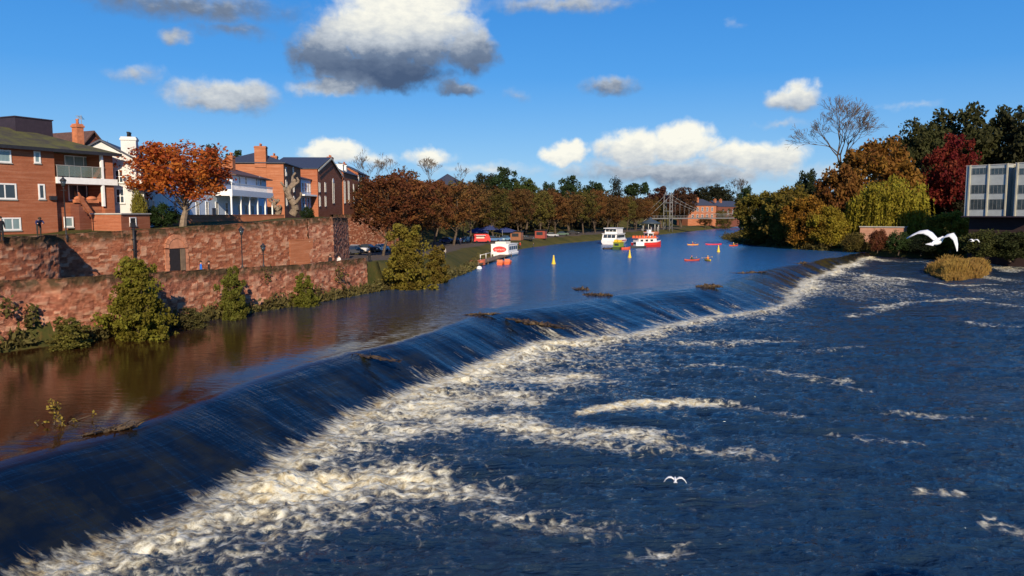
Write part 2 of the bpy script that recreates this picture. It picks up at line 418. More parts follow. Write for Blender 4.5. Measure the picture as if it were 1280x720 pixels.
def gz(x, y): return float(ground_z(np.array([float(x)]), np.array([float(y)]))[0][0])

def fan_grid(y0, y1, ny, u0, u1, nu):
    ys = np.geomspace(y0, y1, ny); us = np.linspace(u0, u1, nu)
    YY = np.repeat(ys[:, None], nu, 1); XX = YY * us[None, :]
    i = np.arange(ny - 1)[:, None] * nu + np.arange(nu - 1)[None, :]
    F = np.stack([i, i + 1, i + 1 + nu, i + nu], -1).reshape(-1, 4)
    return XX.ravel(), YY.ravel(), F
gx, gy, gf = fan_grid(9, 5000, 620, -2.0, 2.0, 760)
gzv, gdl, gdr, gdc = ground_z(gx, gy)
me = np_mesh('ground', np.stack([gx, gy, gzv], 1), gf, True)
fattr(me, 'pave', ((gdl > 6) & (gdc < .5) & (gdl < 22)).astype(float) * (gy < 420))
tag(link('ground', me, M['ground']), kind='structure')

# ================================================================== river and weir
CPX = [(0, 575), (140, 537), (290, 484), (440, 439), (520, 417), (600, 394), (700, 379), (760, 368), (890, 355), (940, 341), (1005, 328), (1065, 317)]
CW = np.array([(-31, 2), (-25, 16)] + [tuple(onz(*q, -.05)[:2]) for q in CPX] + [(90, 191), (100, 199)])
CREST = smooth_line(CW, 10)
K = np.arange(len(CW)) * 10.0
kw_w = [6.5, 6.5, 6.6, 6.6, 6.3, 6, 6, 7, 10, 11, 10, 7.5, 5, 3., 2., 2.]
kw_tail = [5, 5, 5.5, 4.5, 2.8, 2.6, 8., 6.5, 3., 2.2, 1.8, 1.8, 1.8, 2, 2, 2]
kw_str = [.72, .72, .78, .84, .86, 1.0, 1.15, 1.05, .95, .92, .9, .95, .95, .9, .7, .5]
kw_strk = [.1, .1, .14, .2, .3, .42, .5, .62, .66, .62, .6, .62, .6, .4, .2, .2]
def low_z(y): return -2.35 + 1.15 * sstep(105, 200, y)
wx, wy, wf = fan_grid(11, 1500, 1250, -1.02, 1.02, 1000)
ws, wt, wi = line_st(np.stack([wx, wy], 1), CREST)
W_ = np.interp(wi, K, kw_w) + (fbm(ws * .35, ws * 0, 3, 3) - .5) * 1.4
TAIL = np.interp(wi, K, kw_tail) * (.55 + .9 * fbm(ws * .22, ws * 0 + 5, 3, 8)); STR = np.interp(wi, K, kw_str); STK = np.interp(wi, K, kw_strk)
wob = (fbm(ws * .12, ws * 0 + 9, 3, 21) - .5) * 2.2          # the crest is not ruler straight
wob *= sstep(20, 45, wy)
tt = wt + wob
u = np.clip(tt / W_, 0, 1)
lz = low_z(wy)
prof = .35 * u + .65 * (u * u * (3 - 2 * u)); prof = np.where(u < .12, prof * (.4 + .6 * u / .12), prof)
z = np.where(tt > 0, lz * prof, 0.) - .10 * np.exp(-(tt / 1.6) ** 2)
below = sstep(.8, 1.25, tt / W_)
slope = sstep(0, .15, u) * (1 - below)
# broad waves, chop and boils
chop = ((fbm(wx * .26 + wy * .12, wy * .62, 4, 31) - .5) * .62 + (fbm(wx * 1.3, wy * 2.0, 3, 37) - .5) * .20) * (.30 + 1.5 * fbm(wx * .06 + 3, wy * .09, 3, 33))
z += below * chop * np.interp(wy, [10, 60, 200], [.9, 1., .8])
z += (1 - below) * (1 - slope) * (fbm(wx * .35, wy * .8, 3, 41) - .5) * .03 * sstep(40, 90, wy)
rib = fbm(ws * 1.1 + tt * .12, tt * .16, 4, 51) - .5
z += slope * rib * (.03 + .16 * u * u)
z += slope * (vnoise(tt * 1.1 + fbm(ws * .1, tt * .2, 2, 77) * 3, ws * .04, 53) - .5) * .05
# ---- foam
d = tt - W_
foam = np.where(d < 0, np.exp(-(d / (1.0 + .5 * W_ / 10)) ** 2), .28 * np.exp(-(d / 1.6) ** 2) + .72 * np.exp(-np.maximum(d, 0) / TAIL)) * STR
strk = .6 * fbm(ws * .55 + tt * .10, tt * .10, 4, 61) + .4 * fbm(ws * 2.2 + tt * .2, tt * .14, 3, 62)
foam = np.maximum(foam, STK * slope * sstep(.36, .72, strk) * 1.35 * sstep(.12, .95, u))
tong = fbm(ws * .45, ws * 0 + 2, 4, 63)                       # ragged tongues of broken water climb the chute
foam = np.maximum(foam, slope * sstep(.40, .62, tong) * sstep(.95 - .55 * tong, 1.0, u) * sstep(.3, .6, fbm(ws * 2.5, tt * .5, 3, 64)) * 1.0 * STR)
far = sstep(70, 160, wy) * below
foam += far * (.62 * sstep(.45, .7, fbm(wx * .12, wy * .06, 3, 71)))
PATCH = [([(735, 513), (780, 505), (835, 501), (880, 502)], .75, 1.15), ([(640, 470), (700, 480), (760, 475)], 1.3, .62), ([(560, 462), (640, 474), (730, 468)], 2.2, .8),
         ([(560, 520), (640, 530), (740, 540), (810, 546)], 1.6, .72), ([(640, 535), (760, 556), (850, 560)], 1.0, .6),
         ([(790, 545), (900, 562), (960, 570)], .6, .62), ([(900, 563), (930, 563)], .6, .9), ([(930, 458), (1010, 470), (1085, 487)], .45, .6), ([(860, 455), (960, 462), (1060, 474)], .8, .55),
         ([(430, 600), (520, 604), (600, 610)], 1.6, .58), ([(330, 606), (430, 600), (500, 595)], 2.4, .8), ([(180, 700), (260, 650), (420, 625)], 2.4, .62), ([(300, 690), (420, 650), (520, 650)], 1.6, .45),
         ([(480, 520), (560, 500), (640, 495)], 2.6, .85), ([(460, 545), (560, 530), (640, 520)], 1.6, .8),
         ([(1090, 385), (1150, 376), (1225, 373)], 1.2, .85), ([(1060, 396), (1120, 384)], .9, .55), ([(1200, 375), (1280, 382)], 1.1, .62), ([(1080, 346), (1150, 352), (1190, 357)], 1., .85), ([(1070, 330), (1160, 332), (1240, 330)], 1.2, .75),
         ([(1050, 352), (1130, 356)], 1.2, .6), ([(1100, 510), (1160, 516), (1220, 520)], .6, .45), ([(1155, 611), (1200, 614)], .35, .75), ([(1240, 650), (1280, 662)], .5, .5), ([(1210, 404), (1270, 408)], .8, .5), ([(1000, 436), (1080, 432)], .8, .42), ([(1195, 357), (1250, 357)], .5, .8),
         ([(830, 430), (900, 427), (990, 425)], 1.3, .5), ([(1050, 540), (1140, 548)], .7, .42), ([(900, 500), (1000, 520)], .7, .4), ([(600, 640), (760, 660)], 1.0, .38), ([(800, 690), (850, 684)], .6, .5)]
Pw = np.stack([wx, wy], 1)
for pts, hw, st in PATCH:
    L = np.array([tuple(onz(a, b, -2.25)[:2]) for a, b in pts]); L = smooth_line(L, 5)
    lo = L.min(0) - 4 * hw; hi = L.max(0) + 4 * hw
    k = np.where((wx > lo[0]) & (wx < hi[0]) & (wy > lo[1]) & (wy < hi[1]))[0]
    dd = np.abs(line_st(Pw[k], L)[1]) / hw
    foam[k] = np.maximum(foam[k], (st if st > .7 else st * .85) * np.exp(-(dd * (.7 + .7 * fbm(wx[k] * .7, wy[k] * .7, 2, 81))) ** 2) * below[k] * (.5 + 1.0 * fbm(wx[k] * .22 + 7, wy[k] * .22, 3, 83)))
lace = fbm(wx * .9, wy * .9, 5, 91, .6)
foam += below * .24 * sstep(.46, .70, fbm(wx * .16, wy * .22, 3, 95)) * sstep(.35, .75, lace) * np.exp(-np.maximum(d, 0) / 22)
foam = np.clip(foam, 0, 1.3)
lump = fbm(wx * 1.6, wy * 1.6, 4, 101, .6)
z += below * foam * (lump - .38) * .55 * np.clip(.4 + .6 * np.exp(-d / 3), 0, 1)
jump = np.exp(-((d - .6) / 1.1) ** 2) * STR
z += jump * (.10 + .55 * (fbm(wx * .8, wy * .8, 4, 111, .6) - .35)) * sstep(10, 40, 240 - wy)
me = np_mesh('river', np.stack([wx, wy, z], 1), wf, True)
fattr(me, 'foam', foam); fattr(me, 'low', below); fattr(me, 'chute', slope)
vattr(me, 'flow', np.stack([ws, tt, 0 * ws], 1))
def f_water(t, b):
    v = t.coord('Object'); foam_ = t.attr('foam'); low = t.attr('low'); chute = t.attr('chute'); flow = t.attr('flow', 'Vector')
    X, Y, Z = t.xyz(v)
    # ripples
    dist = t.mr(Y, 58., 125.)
    nu_ = t.noise(t.vm('MULTIPLY', v, (.9, 2.2, 1)), 1.1, 5, .6, .3)
    calm = t.math('MULTIPLY', nu_, t.math('MULTIPLY_ADD', dist, .16, .012))
    nl = t.noise(v, 2.4, 6, .62, .6); nl2 = t.noise(t.vm('MULTIPLY', v, (.7, 1.2, 1)), .9, 4, .55, .5)
    eddy = t.mr(t.noise(t.vm('MULTIPLY', v, (.05, .16, 1)), 1., 5, .6, 1.5), .32, .68, .25, 1.45)
    rough_ = t.math('MULTIPLY', t.math('MULTIPLY', eddy, t.math('ADD', t.math('MULTIPLY', nl, .20), t.math('MULTIPLY', nl2, .34))), low)
    nc = t.noise(t.vm('MULTIPLY', flow, (2.2, .35, 1)), 1.6, 5, .6, .4); nc2 = t.noise(t.vm('MULTIPLY', flow, (.35, 2.4, 1)), 1.1, 4, .55, .5)
    ch = t.math('MULTIPLY', t.math('ADD', t.math('MULTIPLY', nc, t.math('MULTIPLY', t.noise(flow, .22, 3), .07)), t.math('MULTIPLY', nc2, .05)), chute)
    inv = t.math('SUBTRACT', 1., t.math('MAXIMUM', low, chute), clamp=True)
    h = t.math('ADD', t.math('ADD', t.math('MULTIPLY', calm, inv), rough_), ch)
    bn = t.bump(h, 1., 1.0)
    # wave slopes finer than a pixel far away: tilt the normal directly
    nz = t.node('ShaderNodeTexNoise'); t.put(nz.inputs['Vector'], t.vm('MULTIPLY', v, (.8, 1.6, 1))); nz.inputs['Scale'].default_value = 1.7; nz.inputs['Detail'].default_value = 4
    tilt = t.vm('MULTIPLY', t.vm('SUBTRACT', nz.outputs['Color'], (.5, .5, .5)), (1., 1.25, 0))
    amp = t.math('ADD', t.math('MULTIPLY', t.mr(Y, 45., 120., .03, .45), inv), t.math('MULTIPLY', t.mr(Y, 30., 150., .15, .5), low))
    sc = t.node('ShaderNodeVectorMath', operation='SCALE'); t.put(sc.inputs[0], tilt); t.put(sc.inputs['Scale'], amp)
    bn = t.vm('NORMALIZE', t.vm('ADD', bn, sc.outputs[0]))
    rg = t.math('ADD', .05, t.math('ADD', t.math('MULTIPLY', t.mr(Y, 48., 130., 0., .20), inv), t.math('MULTIPLY', t.mr(Y, 40., 160., 0., .16), low)))
    setp(t, b, t.mix(chute, t.mix(low, t.mix(dist, (.030, .012, .004), (.013, .076, .195)), (.011, .026, .050)), t.mix(t.mr(t.noise(flow, .5, 4), .45, .7), (.003, .006, .013), (.016, .017, .010))), rg, bn, .5, ior=1.333)  # upstream: peat brown plus painted wall reflection near, painted sky reflection far
    # foam: torn lace on the flats, streaks on the chute
    f1 = t.noise(v, 1.5, 6, .58, 1.2); f2 = t.noise(v, 6., 4, .6, .8); fs = t.noise(t.vm('MULTIPLY', flow, (2.6, .8, 1)), 1.3, 6, .62, .8)
    vor = t.node('ShaderNodeTexVoronoi', feature='DISTANCE_TO_EDGE'); t.put(vor.inputs['Vector'], t.vm('ADD', v, t.vm('MULTIPLY', t.comb(f1, f2, 0), (.8, .8, 0)))); vor.inputs['Scale'].default_value = 1.3
    web = t.mr(vor.outputs['Distance'], .22, .0)
    tex = t.math('ADD', t.math('MULTIPLY', f1, .76), t.math('ADD', t.math('MULTIPLY', f2, .20), t.math('MULTIPLY', web, .14)))
    tex = t.math('ADD', t.math('MULTIPLY', tex, t.math('SUBTRACT', 1., chute)), t.math('MULTIPLY', t.math('MULTIPLY_ADD', fs, .85, .06), chute))
    val = t.math('ADD', foam_, t.math('MULTIPLY', t.math('SUBTRACT', tex, .54), 2.1))
    m = t.mr(val, .22, 1.10, 0., 1., True)
    m = t.math('MULTIPLY', m, t.mr(foam_, .04, .2))
    fcol = t.ramp(t.math('ADD', t.math('MULTIPLY', f1, .8), t.math('MULTIPLY', f2, .35)), [(.30, (.34, .21, .08)), (.48, (.62, .52, .29)), (.63, (.75, .73, .56)), (.84, (.77, .79, .72))])
    fb_ = t.node('ShaderNodeBsdfPrincipled'); t.put(fb_.inputs['Base Color'], fcol); fb_.inputs['Roughness'].default_value = .75; fb_.inputs['Specular IOR Level'].default_value = .25
    t.put(fb_.inputs['Normal'], t.bump(t.math('ADD', t.math('MULTIPLY', f1, .6), t.math('MULTIPLY', f2, .25)), .6, .30))
    mx = t.node('ShaderNodeMixShader'); t.put(mx.inputs[0], t.math('MULTIPLY', m, .90))
    t.l.new(b.outputs[0], mx.inputs[1]); t.l.new(fb_.outputs[0], mx.inputs[2]); t.l.new(mx.outputs[0], t.n['Material Output'].inputs[0])
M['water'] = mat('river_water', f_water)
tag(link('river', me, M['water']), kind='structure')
# the road bridge the photograph is taken from (behind the camera; it shades the near water)
bm_ = MB(); bm_.box(-120, 120, -8, -.75, 5.5, 7.9); bm_.box(-120, 120, -1.15, -.7, 7.9, 8.9); bm_.box(-120, 120, -8, -7.5, 7.9, 9.1)
for k in range(-7, 8):
    bm_.box(k * 16 - 2.2, k * 16 + 2.2, -8.6, -1.0, -5, 5.5)
    if k: bm_.prism([(k * 16 - 2.6, -.72), (k * 16 + 2.6, -.72), (k * 16 + .8, 1.2), (k * 16 - .8, 1.2)], -5, 8.9)
tag(brg := bm_.build('bridge', M['brick_pink']), kind='structure'); brg.location.y = -.6
# ================================================================== the two sandstone walls
def wall_ribbon(line, z0f, z1f, thick, name, material, cell=.115, rough=.10, seed=1, parent=None, cop=.12):
    """a wall of some thickness along a world polyline; its faces are uneven stone"""
    P = np.array(line, float); ln = np.hypot(*np.diff(P, axis=0).T); S = np.concatenate([[0], np.cumsum(ln)])
    n = max(2, int(S[-1] / cell)); s = np.linspace(0, S[-1], n)
    x = np.interp(s, S, P[:, 0]); y = np.interp(s, S, P[:, 1])
    tx = np.gradient(x); ty = np.gradient(y); L = np.hypot(tx, ty); nx, ny = ty / L, -tx / L     # faces the river
    z0 = np.array([z0f(a) for a in y]) if callable(z0f) else np.full(n, z0f)
    z1 = np.array([z1f(a) for a in y]) if callable(z1f) else np.full(n, z1f)
    z1 = z1 + (fbm(s * .9, s * 0, 3, seed + 40) - .5) * .16 + (vnoise(s * 3.1, s * 0, seed + 41) - .5) * .06
    nz = max(4, int((z1 - z0).mean() / cell)); rows = []; tones = []
    for k in range(nz + 1):
        f = k / nz; zz = z0 + (z1 - z0) * f
        off = (fbm(s * 1.5, zz * 1.9, 3, seed) - .5) * rough * 2 + (fbm(s * .25, zz * .3, 2, seed + 5) - .5) * rough * 2
        row = np.floor(zz / .26); blk = _h(np.floor(s / (.42 + .3 * _h(row, row * 0, 7)) + row * .37), row, seed + 60)   # separate stones
        off = off + (blk - .5) * .06; tones.append(blk)
        bat = (1 - f) * .18
        if k == nz: off = off + cop * .3
        rows.append((x + nx * (off + bat), y + ny * (off + bat), zz))
    rows.append((x - nx * thick, y - ny * thick, z1 - .05)); rows.append((x - nx * thick, y - ny * thick, z0))
    tones += [tones[-1]] * 2
    V = np.stack([np.stack(r, 1) for r in rows]); m = len(rows)
    A = np.stack([np.stack([s, r[2], z1 - r[2]], 1) for r in rows])
    i = np.arange(m - 1)[:, None] * n + np.arange(n - 1)[None, :]
    F = np.stack([i, i + 1, i + 1 + n, i + n], -1).reshape(-1, 4)
    me = np_mesh(name, V.reshape(-1, 3), F, False); vattr(me, 'wall', A.reshape(-1, 3)); fattr(me, 'tone', np.stack(tones))
    return link(name, me, material, parent)
# river wall stands 1 m inside the waterline
def offset_line(L, d):
    t = np.gradient(L, axis=0); n = np.stack([t[:, 1], -t[:, 0]], 1) / np.hypot(t[:, 0], t[:, 1])[:, None]
    return L + n * d
RWL = offset_line(smooth_line([(-50.5, 12), (-44.5, 26)] + [tuple(q) for q in LS[2:8]], 8), -1.25)
RWL = RWL[RWL[:, 1] < 97]
ZR = lambda y: float(np.interp(y, [0, 51, 62, 72, 81, 92, 100], [5.2, 4.85, 4.7, 4.32, 4.15, 4.15, 4.1]))
o = wall_ribbon(RWL, -.6, ZR, .55, 'river_wall', M['stone_river'], rough=.09, seed=3)
tag(o, 'long low weathered red sandstone embankment wall rising straight from the river', 'wall')
CWL = [(-58.5, 30), (-46, 46.5), (-41.5, 50.4), (-39., 52.6), (-37.6, 55.2), (-36.8, 58.2), (-36.6, 61.2)]
CWL = [tuple(q) for q in smooth_line(CWL, 6)] + [(-36.9, 61.6), (-38.7, 64.8)]
ZC = lambda y: float(np.interp(y, [30, 50, 61, 66, 80, 93, 97, 112], [7.55, 7.75, 7.8, 7.75, 8.25, 8.85, 9.0, 8.9]))
o = wall_ribbon(CWL, 2.5, ZC, 1.2, 'bastion_wall', M['stone_city'], rough=.08, seed=11)
tag(o, 'rounded sandstone bastion at the left casting a dark shadow on the long wall', 'wall')
root = thing('city_wall', 'tall red sandstone city wall with an arched doorway and square far corner', 'wall', (0, 0, 0))
wall_ribbon([(-39.2, 64.6), (-25.0, 93)], 2.5, ZC, 1.2, 'wall_face', M['stone_city'], rough=.07, seed=17, parent=root)
wall_ribbon([(-24.9, 93.0), (-22.8, 97), (-22.9, 97.4), (-24.1, 112)], 2.5, ZC, 1.2, 'corner_tower', M['stone_river'], rough=.06, seed=23, parent=root)
wd = Vector((14.2, 28.4, 0)).normalized(); wn = Vector((wd.y, -wd.x, 0)); WANG = math.atan2(wd.y, wd.x)
def onwall(px, off=0.):
    """point on the city wall's foot line seen at this column of the photograph, off metres in front"""
    u = (px - 640) / FPX * 1.003; A = Vector((-39.2, 64.6, 0)); t = (u * A.y - A.x) / (wd.x - u * wd.y)
    q = A + wd * t + wn * off; return q
q = onwall(222)
def wall_piece(name, mb, m, parent, px, off, z):
    o = mb.build(name, m, parent); c = onwall(px, off); o.location = (c.x, c.y, z); o.rotation_euler = (0, 0, WANG); return o
zd = zat(338, onwall(222).y)
mb = MB()
for k in range(9):
    a0 = math.pi * k / 9; a1 = math.pi * (k + 1) / 9 - .03
    r0, r1 = .95, 1.35
    pts = [(math.cos(a) * r, math.sin(a) * r) for a, r in ((a0, r0), (a1, r0), (a1, r1), (a0, r1))]
    v = [(x, yy, zz + 2.25) for yy in (-.16, .25) for x, zz in pts]
    mb.add(v, [(0, 1, 2, 3), (7, 6, 5, 4), (0, 4, 5, 1), (1, 5, 6, 2), (2, 6, 7, 3), (3, 7, 4, 0)])
for sx in (-1, 1):
    for k in range(6): mb.box(sx * 1.15 - .2 - (.05 if k % 2 else 0), sx * 1.15 + .2 + (.05 if k % 2 else 0), -.16, .25, k * .375 - .1, k * .375 + .26)
mb.box(-.95, .95, -.10, .2, 2.22, 3.15)
surround = wall_piece('door_surround', mb, M['sandstone'], root, 221, .03, zd)
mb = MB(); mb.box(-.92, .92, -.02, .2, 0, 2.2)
doorway = wall_piece('doorway', mb, M['dark_void'], root, 221, .14, zd)  # near-black box: the shade inside the doorway is its colour
mb = MB(); mb.box(.35, .9, -.10, -.03, 0, 2.15)
wall_piece('door', mb, M['timber'], root, 221, .16, zd)
mb = MB(); mb.tube((0, -.12, 0), (0, -.12, 3.6), .10, n=8); mb.box(-.2, .2, -.25, .05, 3.5, 3.9)
for k in range(4): mb.box(-.15, .15, -.2, .02, .4 + k * .95, .5 + k * .95)
o = wall_piece('drainpipe', mb, M['dark_metal'], None, 167, .14, zat(333, onwall(167).y) + .2)
tag(o, 'black iron drainpipe down the city wall left of the arched doorway', 'drainpipe')
mb = MB(); mb.box(-2.2, 1.8, -.22, .2, 0, 3.0); mb.prism([(-2.3, -.25), (1.9, -.25), (1.9, .2), (-2.3, .2)], 3.0, 3.14)
o = wall_piece('brick_patch', mb, M['brick_orange'], root, 378, -.02, 3.3)
# retaining wall and terrace behind, further along
o = wall_ribbon([(-37, 158), (-35.6, 162), (-33, 166.5), (-27, 181)], 1.5, lambda y: 9.3, .8, 'retaining_wall', M['stone_city'], rough=.05, seed=29)
tag(o, 'red sandstone retaining wall below the brick terrace, beyond the corner tower', 'wall')

M['glass_dull'] = m_flat('dull_window_glass', (.045, .06, .065), .12, .5, 1.2, .7, 0.)
# ================================================================== building kit
class House:
    """local frame: x along the river front from A to B, y inland, z up"""
    def __init__(s, name, label, cat, A, B, depth, z0, z1, wall_mat, group=None):
        s.A = Vector((A[0], A[1], 0)); d = Vector((B[0] - A[0], B[1] - A[1], 0)); s.L = d.length; s.rz = math.atan2(d.y, d.x)
        s.d = d.normalized(); s.n = Vector((-s.d.y, s.d.x, 0)); s.D = depth; s.h = z1 - z0; s.z0 = z0
        s.root = thing(name, label, cat, (A[0], A[1], z0), s.rz, group); s.wm = wall_mat
    def X(s, px, off=0.):
        """distance along the front where the photograph's column px crosses it"""
        u = (px - 640) / FPX * 1.003; A = s.A + s.n * off; return (u * A.y - A.x) / (s.d.x - u * s.d.y)
    def Z(s, py, x=0., off=0.):
        q = s.A + s.d * x + s.n * off; return zat(py, q.y) - s.z0
    def part(s, name, mb, m, parent=None): return mb.build(name, m, parent or s.root)
    def walls(s, x0=0, x1=None, y0=0, y1=None, z0=0, z1=None, m=None, name='wall'):
        x1 = s.L if x1 is None else x1; y1 = s.D if y1 is None else y1; z1 = s.h if z1 is None else z1
        mb = MB(); mb.box(x0, x1, y0, y1, z0 - 1.5, z1); return s.part(name, mb, m or s.wm)
    def gable(s, m, x0, x1, y0, y1, z, rise, along='x', over=.35, th=.18, gm=None, name='roof'):
        """pitched roof; along = the ridge's axis; gable ends filled with the wall's material"""
        mb = MB()
        if along == 'x':
            ym = (y0 + y1) / 2; sl = rise / (ym - y0)
            for sg, ya in ((1, y0 - over), (-1, y1 + over)):
                za = z - over * sl
                a = [(x0 - over, ya, za), (x1 + over, ya, za), (x1 + over, ym, z + rise), (x0 - over, ym, z + rise)]
                mb.add(a + [(p[0], p[1], p[2] + th) for p in a], [(0, 1, 2, 3), (7, 6, 5, 4), (0, 4, 5, 1), (1, 5, 6, 2), (2, 6, 7, 3), (3, 7, 4, 0)])
            for xx, t in ((x0, .02), (x1 - .3, -.02)):
                v = [(xx + a + t, yy, zz) for a in (0, .3) for yy, zz in ((y0 + .02, z - .02), (y1 - .02, z - .02), (ym, z + rise - .04))]
                g = MB(); g.add(v, [(0, 1, 2), (5, 4, 3), (0, 3, 4, 1), (1, 4, 5, 2), (2, 5, 3, 0)]); s.part('gable_wall', g, gm or s.wm)
        else:
            xm = (x0 + x1) / 2; sl = rise / (xm - x0)
            for xa in (x0 - over, x1 + over):
                za = z - over * sl
                a = [(xa, y0 - over, za), (xa, y1 + over, za), (xm, y1 + over, z + rise), (xm, y0 - over, z + rise)]
                mb.add(a + [(p[0], p[1], p[2] + th) for p in a], [(0, 1, 2, 3), (7, 6, 5, 4), (0, 4, 5, 1), (1, 5, 6, 2), (2, 6, 7, 3), (3, 7, 4, 0)])
            for yy, t in ((y0, .02), (y1 - .3, -.02)):
                v = [(xx, yy + a + t, zz) for a in (0, .3) for xx, zz in ((x0 + .02, z - .02), (x1 - .02, z - .02), (xm, z + rise - .04))]
                g = MB(); g.add(v, [(0, 1, 2), (5, 4, 3), (0, 3, 4, 1), (1, 4, 5, 2), (2, 5, 3, 0)]); s.part('gable_wall', g, gm or s.wm)
        return s.part(name, mb, m)
    def hip(s, m, x0, x1, y0, y1, z, rise, over=.5, name='roof'):
        mb = MB(); x0 -= over; x1 += over; y0 -= over; y1 += over
        ins = min(x1 - x0, y1 - y0) / 2
        if x1 - x0 >= y1 - y0: ra, rb = (x0 + ins, (y0 + y1) / 2, z + rise), (x1 - ins, (y0 + y1) / 2, z + rise)
        else: ra, rb = ((x0 + x1) / 2, y0 + ins, z + rise), ((x0 + x1) / 2, y1 - ins, z + rise)
        v = [(x0, y0, z), (x1, y0, z), (x1, y1, z), (x0, y1, z), (x0, y0, z + .16), (x1, y0, z + .16), (x1, y1, z + .16), (x0, y1, z + .16), ra, rb]
        f = [(0, 3, 2, 1), (0, 1, 5, 4), (1, 2, 6, 5), (2, 3, 7, 6), (3, 0, 4, 7)]
        f += [(4, 5, 9, 8), (5, 6, 9), (6, 7, 8, 9), (7, 4, 8)] if x1 - x0 >= y1 - y0 else [(4, 5, 8), (5, 6, 9, 8), (6, 7, 9), (7, 4, 8, 9)]
        mb.add(v, f); return s.part(name, mb, m)
    def chimney(s, m, x, y, z0, z1, wx=.9, wy=.6, pots=2, parent=None, pm=None):
        mb = MB(); mb.box(x - wx / 2, x + wx / 2, y - wy / 2, y + wy / 2, z0, z1 - .35); mb.box(x - wx / 2 - .08, x + wx / 2 + .08, y - wy / 2 - .08, y + wy / 2 + .08, z1 - .35, z1 - .15)
        mb.box(x - wx / 2, x + wx / 2, y - wy / 2, y + wy / 2, z1 - .15, z1)
        c = s.part('chimney', mb, m, parent)
        for k in range(pots):
            p_ = MB(); xx = x + (k - (pots - 1) / 2) * wx / max(pots, 1) * .9
            p_.lathe((xx, y, z1), [(.15, 0), (.12, .3), (.16, .42), (.16, .5), (.11, .5), (.1, .3)], 8); s.part('chimney_pot', p_, pm or M['terracotta'], c)
        return c
    def window(s, x, z, w, h, side='front', cols=2, rows=2, off=0., frame=None, glass=None, name='window', bar=.07, sill=True):
        """frame standing proud of the wall, one glass pane behind its bars"""
        fm = MB(); t0, t1 = -.07, .06
        def bx(a0, a1, c0, c1, d0, d1):
            if side == 'front': fm.box(a0, a1, off + d0, off + d1, c0, c1)
            elif side == 'left': fm.box(off + d0, off + d1, a0, a1, c0, c1)
            else: fm.box(off - d1, off - d0, a0, a1, c0, c1)
        b = bar * 1.25
        bx(x - w / 2, x + w / 2, z, z + b, t0, t1); bx(x - w / 2, x + w / 2, z + h - b, z + h, t0, t1)
        bx(x - w / 2, x - w / 2 + b, z + b, z + h - b, t0, t1); bx(x + w / 2 - b, x + w / 2, z + b, z + h - b, t0, t1)
        for k in range(1, cols): c = x - w / 2 + w * k / cols; bx(c - bar / 2, c + bar / 2, z + b, z + h - b, t0 + .02, t1)
        for k in range(1, rows): c = z + h * k / rows; bx(x - w / 2 + b, x + w / 2 - b, c - bar / 2, c + bar / 2, t0 + .022, t1 - .002)
        fo = s.part(name, fm, frame or M['white_paint']); fm = MB()
        bx(x - w / 2 + b, x + w / 2 - b, z + b, z + h - b, -.03, .04); s.part('pane', fm, glass or M['glass'], fo)
        if sill: fm = MB(); bx(x - w / 2 - .05, x + w / 2 + .05, z - .09, z - .003, -.11, .06); s.part('sill', fm, M['concrete'], fo)
        return fo
P_ = lambda px, Y: tuple(atY(px, 267, Y)[:2])

# ---- red brick apartment block on the left
A0 = Vector((-44.5, 66)); dv = Vector((2.3, 5)).normalized(); A = A0 - dv * 9
h = House('apartment_block', 'three storey red brick apartment block with mossy slate roof and glass balcony', 'apartment building', A, A + dv * 22.5, 11, 6.6, 15.25, M['brick_red'])
xr0, xr1, xp0, xp1 = h.X(76), h.X(136), h.X(136), h.X(148)
x_end = xp1; zE = h.h
h.walls(0, xr0, 0, 11)
h.walls(xr0 - .01, xp1, 2.4, 10.98, name='recessed_wall')
h.walls(xp0, xp1, .02, 2.38, name='end_pier')
# slab, lower projection under the balcony
zb1, zb0 = h.Z(221, xr0), h.Z(229, xr0)
mb = MB(); mb.box(xr0 + .02, xp1 + .25, -.25, 2.38, zb0, zb1); sl = h.part('balcony_slab', mb, M['white_paint'])
mb = MB()
for k in range(4): a = xr0 + .15 + (xp0 - xr0 - .3) * k / 4; mb.box(a + .03, a + (xp0 - xr0 - .3) / 4 - .03, -.16, -.12, zb1 + .1, zb1 + 1.05)
h.part('glass_panel', mb, M['glass_rail'], sl)
mb = MB(); mb.box(xr0 + .05, xp0, -.18, -.1, zb1 + 1.06, zb1 + 1.12)
for k in range(5): a = xr0 + .12 + (xp0 - xr0 - .24) * k / 4; mb.box(a - .025, a + .025, -.17, -.11, zb1, zb1 + 1.06)
h.part('handrail', mb, M['grey_metal'], sl)
mb = MB(); mb.box(xp0 - .35, xp0 - .12, -.2, .05, h.Z(258, xp0), zE - .05); h.part('balcony_post', mb, M['white_paint'])
xd = h.X(106, 2.4); h.window(xd, zb1 + .05, 3.0, 2.2, off=2.4, cols=3, rows=1, glass=M['glass_net'], sill=False)
xd2 = h.X(108, 2.4); h.window(xd2, h.Z(251, xd2, 2.4), 2.9, 1.6, off=2.4, cols=3, rows=1)
